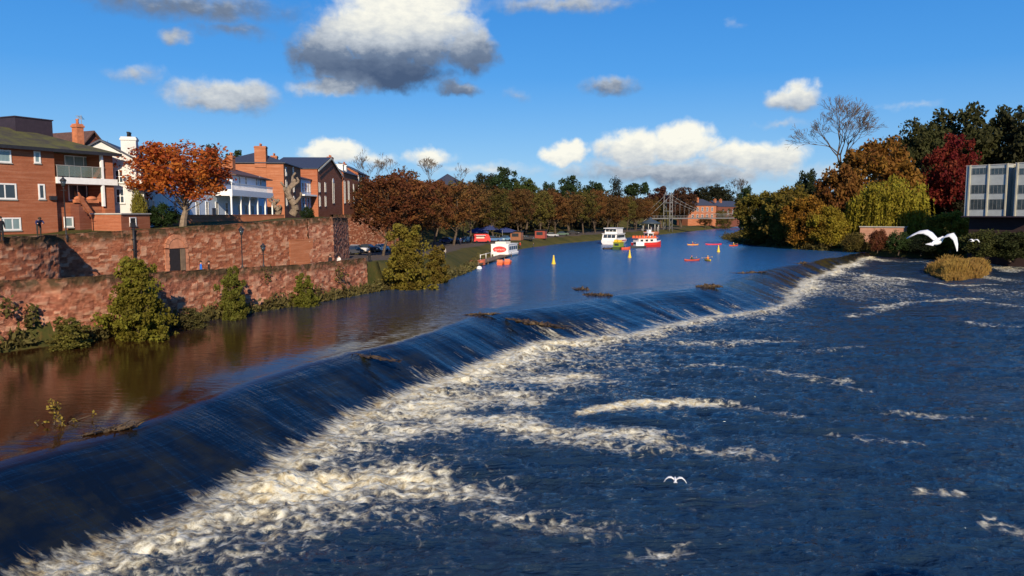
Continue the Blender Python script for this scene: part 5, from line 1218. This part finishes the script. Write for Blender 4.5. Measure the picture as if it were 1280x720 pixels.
# ================================================================== people
def body_mesh(name, joints, edges, radii):
    me = bpy.data.meshes.new(name); me.from_pydata(joints, edges, []); o = bpy.data.objects.new(name, me); COL.objects.link(o)
    sk = o.modifiers.new('s', 'SKIN'); sk.use_smooth_shade = True
    for i, r in enumerate(radii): me.skin_vertices[0].data[i].radius = (r, r) if not isinstance(r, tuple) else r
    me.skin_vertices[0].data[0].use_root = True
    ss = o.modifiers.new('u', 'SUBSURF'); ss.levels = 1; ss.render_levels = 1
    dg = bpy.context.evaluated_depsgraph_get(); out = bpy.data.meshes.new_from_object(o.evaluated_get(dg)); bpy.data.objects.remove(o); out.name = name; return out
def person(label, loc, rz, top, bottom, pose='stand', group=None, hairc=None):
    if pose == 'stand': J = [(0, 0, .95), (0, 0, 1.2), (0, .0, 1.42), (0, .01, 1.52), (0, .02, 1.62), (0, .03, 1.72), (-.19, 0, 1.40), (-.25, .02, 1.12), (-.24, .1, .88), (.19, 0, 1.40), (.25, .02, 1.12), (.24, .1, .88), (-.1, 0, .88), (-.11, .03, .48), (-.11, -.03, .07), (-.12, .13, .04), (.1, 0, .88), (.12, .1, .48), (.12, .04, .07), (.12, .2, .04)]
    elif pose == 'lean': J = [(0, -.25, .92), (0, 0, 1.08), (0, .22, 1.22), (0, .32, 1.28), (0, .40, 1.34), (0, .47, 1.40), (-.19, .2, 1.2), (-.27, .42, 1.02), (-.14, .62, 1.0), (.19, .2, 1.2), (.27, .42, 1.02), (.14, .62, 1.0), (-.1, -.26, .86), (-.11, -.22, .46), (-.11, -.3, .07), (-.12, -.14, .04), (.1, -.26, .86), (.12, -.12, .46), (.12, -.22, .07), (.12, -.06, .04)]
    else: J = [(0, 0, .12), (0, -.02, .38), (0, -.0, .60), (0, .01, .70), (0, .03, .80), (0, .04, .90), (-.19, 0, .58), (-.32, .16, .40), (-.28, .42, .46), (.19, 0, .58), (.34, .14, .36), (.3, .4, .34), (-.1, .05, .1), (-.14, .4, .26), (-.12, .75, .08), (-.12, .85, .14), (.1, .05, .1), (.14, .4, .26), (.12, .75, .08), (.12, .85, .14)]
    E = [(0, 1), (1, 2), (2, 3), (3, 4), (4, 5), (2, 6), (6, 7), (7, 8), (2, 9), (9, 10), (10, 11), (0, 12), (12, 13), (13, 14), (14, 15), (0, 16), (16, 17), (17, 18), (18, 19)]
    Rr = [(.16, .12), (.15, .11), (.16, .11), .06, .10, .095, .075, .055, .042, .075, .055, .042, .10, .07, .05, .045, .10, .07, .05, .045]
    me = body_mesh('person_body', J, E, Rr)
    t = thing('person', label, 'person', loc, rz, group)
    me.materials.append(M['cloth']); o = link('body', me, None, t); paint(o, top)
    me.materials.append(M['skin']); me.materials.append(m_flat('trousers', bottom, .9))
    neck = Vector(J[3]); hip = J[0][2] - .02; hands = [Vector(J[8]), Vector(J[11])]
    for p in me.polygons:
        c = p.center
        if (c - Vector(J[4])).length < .17 and c.z > neck.z - .03: p.material_index = 1
        elif any((c - hnd).length < .09 for hnd in hands): p.material_index = 1
        elif pose != 'sit' and c.z < hip and not any((c - Vector(J[k])).length < .2 for k in (7, 8, 10, 11)): p.material_index = 2
    d = (Vector(J[5]) - Vector(J[4])).normalized(); mb = MB(); c = Vector(J[5]) - d * .01 + Vector((0, -.02, 0))
    mb.lathe(c, [(.112, -.06), (.118, .0), (.10, .06), (.05, .10), (.005, .115)], 10); h = mb.build('hair' if hairc is None else 'helmet', M['hair'] if hairc is None else M['painted'], t)
    if hairc: paint(h, hairc)
    return t
G4 = 'people walking on the riverside path'
x, y = spot(251, 71.0); person('person in a bright blue jacket walking behind the river wall', (x, y, zat(326, y) - 1.78), R(-60), (.03, .16, .62), (.03, .03, .05), 'stand', G4)
x, y = spot(261, 71.6); person('person in dark clothes walking just right of the blue jacket', (x, y, zat(326.5, y) - 1.76), R(-60), (.03, .025, .025), (.02, .02, .025), 'stand', G4)
x, y = spot(413, 88.0); person('person in dark clothes by the foot of the corner tower', (x, y, zat(318.5, y) - 1.74), R(150), (.025, .025, .03), (.02, .02, .03), 'stand', G4)
x, y = spot(424, 89.0); person('person in a white top beside the corner tower', (x, y, zat(319, y) - 1.76), R(150), (.75, .75, .73), (.06, .06, .1), 'stand', G4)
x, y = spot(462, 100); person('person in black standing at the end of the river wall path', (x, y, gz(x, y)), R(20), (.02, .02, .025), (.02, .02, .025), 'stand', G4)
x, y = spot(52, 58.4); person('person in a dark navy top leaning over the bastion parapet', (x, y, zat(272.5, y) - 1.42), R(-140), (.03, .035, .10), (.04, .035, .03), 'lean')
x, y = spot(4, 55.5); person('person in black at the far left edge on top of the bastion', (x, y, zat(271, y) - 1.76), R(-120), (.02, .02, .025), (.02, .02, .025), 'stand')
for px, Y, c, lab in ((556, 128, (.5, .45, .4), 'person in a pale coat on the grass bank under the lime trees'), (576, 186, (.04, .05, .12), 'person in navy standing by the parked cars'), (650, 205, (.5, .06, .04), 'person in a red coat on the promenade beyond the trip boat'), (667, 214, (.05, .05, .06), 'person in dark clothes on the promenade right of the trip boat'), (738, 262, (.7, .7, .68), 'person in white on the far promenade near the two deck cruiser'), (684, 222, (.6, .5, .05), 'person in yellow on the bank near the first yellow buoy')):
    x, y = spot(px, Y); person(lab, (x, y, gz(x, y)), R(random.uniform(0, 360)), c, (.03, .03, .05), 'stand', 'people along the far promenade')
# kayaks with paddlers
def kayak(label, plabel, px, py, rz, col, top, helmet, name='kayak', L=3.6):
    c = onz(px, py, 0); b = boat(name, label, (c.x, c.y, 0), rz, 'kayaks and canoes on the far river')
    mb = MB(); rings = []
    for k in range(13):
        f = k / 12; x = (f - .5) * L; wv = max(.03, .40 * math.sin(math.pi * f) ** .6); up = .14 * (2 * f - 1) ** 4
        rings.append([(x, -wv, .16 + up), (x, -wv * .6, -.08 + up), (x, wv * .6, -.08 + up), (x, wv, .16 + up), (x, wv * .45, .30 + up), (x, -wv * .45, .30 + up)])
    mb.loft(rings); bpart('hull', mb, b, col)
    mb = MB(); mb.lathe((-.1, 0, .28), [(.30, 0), (.33, .05), (.28, .07)], 12, 1.3, .8); bpart('cockpit_rim', mb, b, BLACK)
    if plabel:
        p = person(plabel, (c.x - .1 * math.cos(rz), c.y - .1 * math.sin(rz), .10), rz - math.pi / 2, top, top, 'sit', 'paddlers on the river', helmet)
        t = tag(MB().tube((-1.0, .35, .42), (1.0, .35, .62), .018).lathe((-1.05, .35, .40), [(.02, -.1), (.1, 0), (.02, .1)], 6).lathe((1.05, .35, .62), [(.02, -.1), (.1, 0), (.02, .1)], 6).build('paddle', M['painted']), 'paddle held by the ' + plabel, 'paddle', 'paddles of the kayakers')
        paint(t, (.7, .4, .05)); t.location = (c.x, c.y, .15); t.rotation_euler = (0, 0, rz - math.pi / 2)
kayak('dark red kayak, left of the pair nearest the weir', 'paddler in dark green in the left kayak of the near pair', 865, 326, R(20), (.45, .06, .03), (.06, .10, .04), (.5, .1, .04))
kayak('yellow kayak, right of the pair nearest the weir', 'paddler in orange in the right kayak of the near pair', 884.5, 326, R(95), YEL, (.65, .2, .03), (.7, .45, .05))
kayak('orange and yellow kayak floating left of the red canoe', 'paddler in red in the kayak left of the red canoe', 866, 306.5, R(10), (.72, .30, .06), (.6, .08, .03), (.6, .5, .1))
kayak('bright red upturned canoe beyond the right yellow buoy', None, 892, 306, R(8), (.66, .03, .06), None, None, 'canoe', 5.2)
kayak('red kayak close to the overhanging right bank bushes', 'paddler in yellow close to the right bank bushes', 917, 307.5, R(30), (.55, .08, .04), (.6, .35, .05), (.7, .7, .65))

# ================================================================== cars, van, canopies, bandstand on the promenade
def make_car():
    t = thing('parked_car', 'x', 'car')
    prof = [(-2.1, .35), (-2.1, .75), (-1.75, .95), (-.9, 1.0), (-.9, 1.0), (2.0, .98), (2.1, .7), (2.1, .35)]
    mb = MB(); rings = [[(x, y * (1 if z < .8 else .96), z) for x, z in prof] for y in (-.85, .85)]
    mb.loft(rings, True, False); o = mb.build('body', M['painted'], t); t['body'] = 1
    mb = MB(); a = [(-.95, -.78, 1.0), (1.75, -.78, 1.0), (1.2, -.64, 1.45), (-.3, -.64, 1.47)]; mb.loft([a, [(x, -y, z) for x, y, z in a]], True, False); mb.build('windows', M['glass'], t)
    mb = MB(); mb.box(-.28, 1.18, -.62, .62, 1.455, 1.50); mb.build('roof', M['painted'], t)
    for x in (-1.35, 1.3):
        for y in (-.80, .80): mb = MB(); mb.tube((x, y - .1, .32), (x, y + .1, .32), .32, n=12); mb.build('wheel', M['rubber'], t)
    for y in (-.6, .6): mb = MB(); mb.box(-2.14, -2.1, y - .18, y + .18, .62, .76); mb.build('headlight', M['white_paint'], t)
    del t['body']; return t
CARS = [(447, 143, 'silver', (.55, .55, .56)), (461, 145, 'black', BLACK), (475, 148, 'white', WHITE), (440, 134, 'dark grey', (.08, .08, .09)), (560, 196, 'dark blue', (.03, .05, .16)), (571, 196, 'black', BLACK), (582, 200, 'teal blue', (.06, .16, .26)), (589, 204, 'dark grey', (.1, .1, .11)), (618, 206, 'blue', (.07, .16, .34)), (631, 210, 'pale blue', (.18, .34, .46)), (658, 224, 'black', BLACK), (690, 252, 'silver', (.4, .42, .45)), (703, 264, 'dark green', (.03, .08, .05)), (716, 274, 'black', BLACK)]
near = ['parked by the foot of the retaining wall', 'parked left of the white car', 'parked behind the large golden bush', 'parked in the shadow of the corner tower', 'parked under the left lime trees', 'parked right of the dark blue car', 'parked left of the red van', 'parked immediately left of the red van', 'parked immediately right of the red van', 'parked under the blue market canopies', 'parked near the orange kiosk', 'parked above the first yellow buoy', 'parked in the middle of the promenade row', 'parked farthest along the promenade']
pc = make_car()
for i, (px, Y, cn, c) in enumerate(CARS):
    o = pc if i == 0 else copy_tree(pc); x, y = spot(px, Y); o.location = (x, y, gz(x, y)); o.rotation_euler = (0, 0, R(random.choice((60, 75, 160, 170)) + random.uniform(-8, 8)))
    tag(o, cn + ' car ' + near[i], 'car', 'cars parked along the promenade')
    for ch in o.children:
        if ch.name.startswith(('body', 'roof')): paint(ch, c)
x, y = spot(602, 198); t = thing('food_van', 'bright red food van parked under the lime trees on the promenade', 'van', (x, y, gz(x, y)), R(12))
mb = MB(); mb.box(-2.1, 1.3, -.9, .9, .45, 2.35); mb.loft([[(1.3, y_, .45), (2.2, y_, .45), (2.2, y_, 1.2), (1.75, y_, 2.2), (1.3, y_, 2.3)] for y_ in (-.88, .88)], True, False); bpart('body', mb, t, RED)
mb = MB(); mb.box(-1.5, .6, -.96, -.902, 1.25, 1.95); bpart('serving_hatch', mb, t, (.75, .55, .45)); mb = MB(); mb.box(-1.7, .8, -1.7, -.9, 2.0, 2.08); bpart('awning', mb, t, WHITE)
for x in (-1.4, 1.5):
    for y in (-.8, .8): mb = MB(); mb.tube((x, y - .12, .35), (x, y + .12, .35), .35, n=12); mb.build('wheel', M['rubber'], t)
for px, Y, wd_, lab in ((597, 213, 5.5, 'dark blue market canopy behind the red van'), (614, 218, 6, 'tallest dark blue market canopy right of the red van'), (632, 222, 6.5, 'dark blue market canopy above the pale blue car')):
    x, y = spot(px, Y); t = thing('market_canopy', lab, 'canopy', (x, y, gz(x, y)), R(15), 'blue market canopies'); h_ = 2.7 if Y != 218 else 3.5
    mb = MB(); hw = wd_ / 2; v = [(-hw, -1.8, h_), (hw, -1.8, h_), (hw, 1.8, h_), (-hw, 1.8, h_), (-hw, -1.8, h_ - .35), (hw, -1.8, h_ - .35), (hw, 1.8, h_ - .35), (-hw, 1.8, h_ - .35), (0, 0, h_ + 1.1)]
    mb.add(v, [(0, 1, 8), (1, 2, 8), (2, 3, 8), (3, 0, 8), (0, 4, 5, 1), (1, 5, 6, 2), (2, 6, 7, 3), (3, 7, 4, 0), (4, 7, 6, 5)]); bpart('roof', mb, t, (.03, .045, .14), M['cloth'])
    for sx in (-1, 1):
        for sy in (-1, 1): mb = MB(); mb.tube((sx * (hw - .1), sy * 1.7, 0), (sx * (hw - .1), sy * 1.7, h_ - .1), .05); mb.build('pole', M['grey_metal'], t)
for px, Y, c, lab in ((646, 222, (.26, .11, .06), 'terracotta kiosk with flat roof right of the market canopies'), (676, 238, (.3, .06, .04), 'small red ticket kiosk among the tree trunks')):
    x, y = spot(px, Y); t = thing('kiosk', lab, 'kiosk', (x, y, gz(x, y)), R(-18), 'kiosks on the promenade')
    mb = MB(); mb.box(-1.6, 1.6, -1.2, 1.2, 0, 2.5); bpart('body', mb, t, c); mb = MB(); mb.box(-1.9, 1.9, -1.6, 1.4, 2.503, 2.7); bpart('roof', mb, t, BLACK); mb = MB(); mb.box(-1.1, .9, -1.26, -1.202, 1.05, 2.0); bpart('hatch', mb, t, m=M['glass'])
x, y = spot(812, 338); t = thing('bandstand', 'octagonal bandstand with dark roof on slim pale columns by the far river', 'bandstand', (x, y, gz(x, y)), 0)
mb = MB(); mb.lathe((0, 0, -.5), [(4., 0), (4., 1.4)], 8); bpart('base', mb, t, (.4, .13, .06)); mb = MB(); mb.lathe((0, 0, 4.4), [(4.6, 0), (4.6, .2), (2.6, 1.2), (.8, 1.9), (.5, 2.6), (.05, 3.0)], 8); bpart('roof', mb, t, (.04, .06, .08))
for k in range(8): a = math.pi / 4 * k + .39; mb = MB(); mb.tube((3.7 * math.cos(a), 3.7 * math.sin(a), .9), (3.7 * math.cos(a), 3.7 * math.sin(a), 4.4), .12); bpart('column', mb, t, (.6, .62, .6))
x, y = spot(797, 262); mb = MB(); p_ = None
# grass bank edging stones along the promenade
# ================================================================== lamps
def lamp(label, px, Y, pyt, z0, pyb=None, h=None, sc_=1.):
    x, y = spot(px, Y); H = zat(pyt, Y) - z0; t = thing('street_lamp', label, 'street lamp', (x, y, z0), 0, 'old style lamp posts')
    mb = MB(); mb.lathe((0, 0, 0), [(.16, 0), (.16, .5), (.09, .7), (.06, .9), (.05, H - 1.0), (.09, H - .95), (.05, H - .85)], 8); mb.tube((-.28, 0, H - 1.15), (.28, 0, H - 1.15), .025); mb.build('post', M['dark_metal'], t)
    mb = MB(); mb.lathe((0, 0, H - .85), [(.13, 0), (.27, .5)], 6); ln_ = mb.build('lantern', M['glass'], t)
    mb = MB(); mb.lathe((0, 0, H - .35), [(.31, 0), (.26, .12), (.1, .24), (.07, .32), (.02, .4)], 6); mb.build('lantern_cap', M['dark_metal'], ln_)
lamp('black lamp post in front of the red brick apartment block', 85, 66, 221, 7.0)
lamp('tall black lamp post against the city wall right of the doorway', 303, 76, 283, 3.6)
lamp('shorter black lamp post with a big lantern against the city wall', 329.5, 77.5, 304, 3.6)

# ================================================================== gulls
def wing(mb, pts, th=.035):
    """pts: list of (leading edge point, trailing edge point) from root to tip; a cambered blade of feathers"""
    rings = []
    for k, (a, b) in enumerate(pts):
        a = Vector(a); b = Vector(b); f = 1 - k / len(pts) * .85; up = Vector((0, 0, th * f)); m1 = a * .7 + b * .3; m2 = a * .3 + b * .7
        rings.append([a, m1 + up, m2 + up * .6, b, m2 - up * .3, m1 - up * .5])
    return mb.loft(rings)
def gull(label, loc, rot, sc_, wl, wr, group=None):
    t = thing('seagull', label, 'gull', loc, 0, group); t.rotation_euler = rot; t.scale = (sc_,) * 3
    mb = MB(); rings = []
    for x, r, z in ((-.30, .012, .015), (-.22, .045, .01), (-.10, .075, 0), (.02, .088, 0), (.12, .075, .012), (.18, .052, .03), (.215, .048, .042), (.25, .045, .046), (.285, .028, .042), (.30, .012, .038)):
        rings.append([(x, r * .95 * math.cos(a), z + r * math.sin(a)) for a in [2 * math.pi * k / 12 for k in range(12)]])
    mb.loft(rings)
    body = mb.build('body', M['gull_white'], t)
    mb = MB(); mb.loft([[(-.24, -.04, .025), (-.24, .04, .025), (-.24, .04, .0), (-.24, -.04, .0)], [(-.42, -.10, .012), (-.42, .10, .012), (-.42, .10, .004), (-.42, -.10, .004)]], True, False); mb.build('tail', M['gull_white'], body)
    mb = MB(); mb.lathe((0, 0, 0), [(.018, 0), (.014, .03), (.004, .06)], 6); o = mb.build('bill', M['gull_bill'], body); o.location = (.295, 0, .037); o.rotation_euler = (0, R(96), 0)
    for sy in (-1, 1): mb = MB(); mb.lathe((.265, sy * .038, .056), [(.002, -.008), (.008, 0), (.002, .008)], 6); mb.build('eye', M['rubber'], body)
    for pts in (wl, wr): mb = MB(); wing(mb, pts); o = mb.build('wing', M['gull_wing'], t)
    return t
def f_wing(t, b):
    v = t.coord('Object'); x, y, z = t.xyz(v)
    n = t.noise(t.vm('MULTIPLY', v, (6, 30, 6)), 1., 3)
    setp(t, b, t.mix(n, (.56, .60, .64), (.80, .80, .78)), .8, None, .2)
M['gull_white'] = m_flat('white_plumage', (.80, .80, .78), .85, .12, 12.)
M['gull_wing'] = mat('wing_plumage', f_wing); M['gull_bill'] = m_flat('yellow_bill', (.6, .35, .04), .5)
# local frame: x forward, y left, z up
up_ = [((.12, .05, .05), (-.10, .05, .03)), ((.16, .22, .17), (-.09, .22, .13)), ((.17, .36, .22), (-.08, .36, .16)), ((.10, .52, .18), (-.09, .50, .13)), ((.0, .66, .08), (-.12, .62, .05)), ((-.12, .76, -.03), (-.16, .74, -.04))]
dn_ = [((.12, -.05, .05), (-.10, -.05, .03)), ((.17, -.18, .20), (-.08, -.18, .16)), ((.18, -.30, .26), (-.06, -.30, .21)), ((.12, -.42, .17), (-.06, -.41, .13)), ((.05, -.50, .02), (-.07, -.48, .0)), ((-.02, -.54, -.14), (-.06, -.53, -.14))]
gull('large white gull flying low across the water in front of the pink hut', tuple(atY(1172, 302, 21.0)), (R(10), R(-12), R(34)), 1.05, up_, dn_, 'gulls over the river')
arch = [((.12, .05, .05), (-.10, .05, .03)), ((.16, .2, .14), (-.09, .2, .12)), ((.15, .34, .13), (-.07, .34, .11)), ((.08, .48, .03), (-.07, .46, .02)), ((.0, .58, -.12), (-.08, .56, -.12))]
mir = [((a[0], -a[1], a[2]), (b[0], -b[1], b[2])) for a, b in arch]
gull('small gull with arched wings skimming the dark lower water', tuple(atY(844, 600, 28)), (0, 0, R(80)), .75, arch, mir, 'gulls over the river')
gull('tiny white gull flying to the right of the large gull', tuple(atY(1217, 301, 75)), (0, R(-10), R(30)), 1.0, arch, mir, 'gulls over the river')

# ================================================================== drift debris on the weir crest
def debris(name, label, px, py, L, W, H, rz, seed, z=-.05, twigs=8):
    """a tangle of half sunk sticks round a low broken mound of weed"""
    rng = np.random.default_rng(seed); c = onz(px, py, z); mb = MB(); rings = []
    n = 22; yo = np.cumsum(rng.normal(0, .10, n)) * W
    for k in range(n):
        f = k / (n - 1); x = (f - .5) * L; r = math.sin(math.pi * min(max(f, .04), .96)) ** .5 * rng.uniform(.35, 1.1)
        rings.append([(x + rng.normal(0, .04), yo[k] - yo.mean() + W / 2 * r * math.cos(a) * rng.uniform(.6, 1.2), max(-.3, H * r * math.sin(a) * rng.uniform(.2, 1.1))) for a in [2 * math.pi * q / 8 for q in range(8)]])
    mb.loft(rings, True, False)
    for k in range(int(twigs * 2.2)):
        x = rng.uniform(-.5, .5) * L; p = Vector((x, rng.normal(0, W * .25), H * .1)); q = p + Vector((rng.normal(0, .35) * L * .5, rng.normal(0, W * .7), rng.uniform(-.05, .35) * (H + .5))); mb.tube(p, q, .05, .012, 5)
    o = mb.build(name, M['drift'], None); o.location = c; o.rotation_euler = (0, 0, rz); return tag(o, label, 'driftwood', 'debris caught on the weir')
def f_drift(t, b):
    v = t.coord('Object'); n = t.noise(v, 2.5, 6, .65)
    setp(t, b, t.ramp(n, [(.3, (.012, .009, .006)), (.5, (.045, .028, .014)), (.7, (.13, .085, .035))]), .6, t.bump(n, .9, .1), .4)
M['drift'] = mat('wet_drift_and_weed', f_drift)
W_A = math.atan2(23, 9)
debris('driftwood_log', 'dark log wedged on the weir crest at the near left', 138, 538, 2.2, .4, .22, W_A - .5, 1)
debris('weed_mat', 'long brown mat of weed hanging over the weir near its bend', 462, 446, 6.0, .7, .14, R(-38), 2, z=-.3)
debris('driftwood_log', 'dark branch lying along the crest left of the long weedy log', 602, 393, 3.0, .4, .28, R(10), 3)
debris('driftwood_log', 'long ochre weedy log slanting down the weir in midstream', 668, 404, 8.0, .8, .40, R(-50), 4, z=-.45)
debris('debris_clump', 'brown leafy clump, left of the pair near the middle of the crest', 728, 363, 1.9, 1.1, .75, 0, 5, twigs=14)
debris('debris_clump', 'flat brown clump, right of the pair near the middle of the crest', 747, 369, 3.4, 1.1, .55, R(-15), 6, twigs=10)
debris('debris_clump', 'dark clump with a pale wake behind the far part of the weir', 886, 358, 3.4, .9, .45, R(10), 7, twigs=8)
debris('driftwood_log', 'thin dark branch on the far part of the weir crest', 938, 341, 7.0, .8, .40, R(25), 8)
debris('driftwood_log', 'dark branch nearest the right bank on the weir crest', 1003, 329, 4.0, .7, .45, R(40), 9)
# twig with yellow leaves stuck upstream
c = onz(78, 532, 0); t = thing('branch', 'snagged twig with a few yellow leaves standing out of the brown water', 'branch', (c.x, c.y, 0), 0)
rng = np.random.default_rng(3); segs = []; tips = []; grow(rng, (0, 0, -.3), (-.15, 0, 1), .55, .035, 3, segs, tips, .5, .3, (1, 2), .75, .7, .15, .008)
for k in range(6): p = np.array([rng.normal(0, .5), rng.normal(0, .3), 0.]); segs.append((p, p + np.array([rng.normal(0, .4), rng.normal(0, .3), .18]), .03, .01))
limb_mesh('stem', segs, M['bark'], t)
C = np.concatenate([np.array([q for p, q, a, b in segs]) + rng.normal(0, .07, (len(segs), 3)) for _ in range(7)]); C[:, 2] = np.maximum(C[:, 2], .03); me = leaf_mesh('leaves', C, .11, rng); var_attr(me, rng.uniform(0, 1, len(C))); me.materials.append(M['leaf']); paint(link('leaves', me, None, t), (.28, .20, .04))
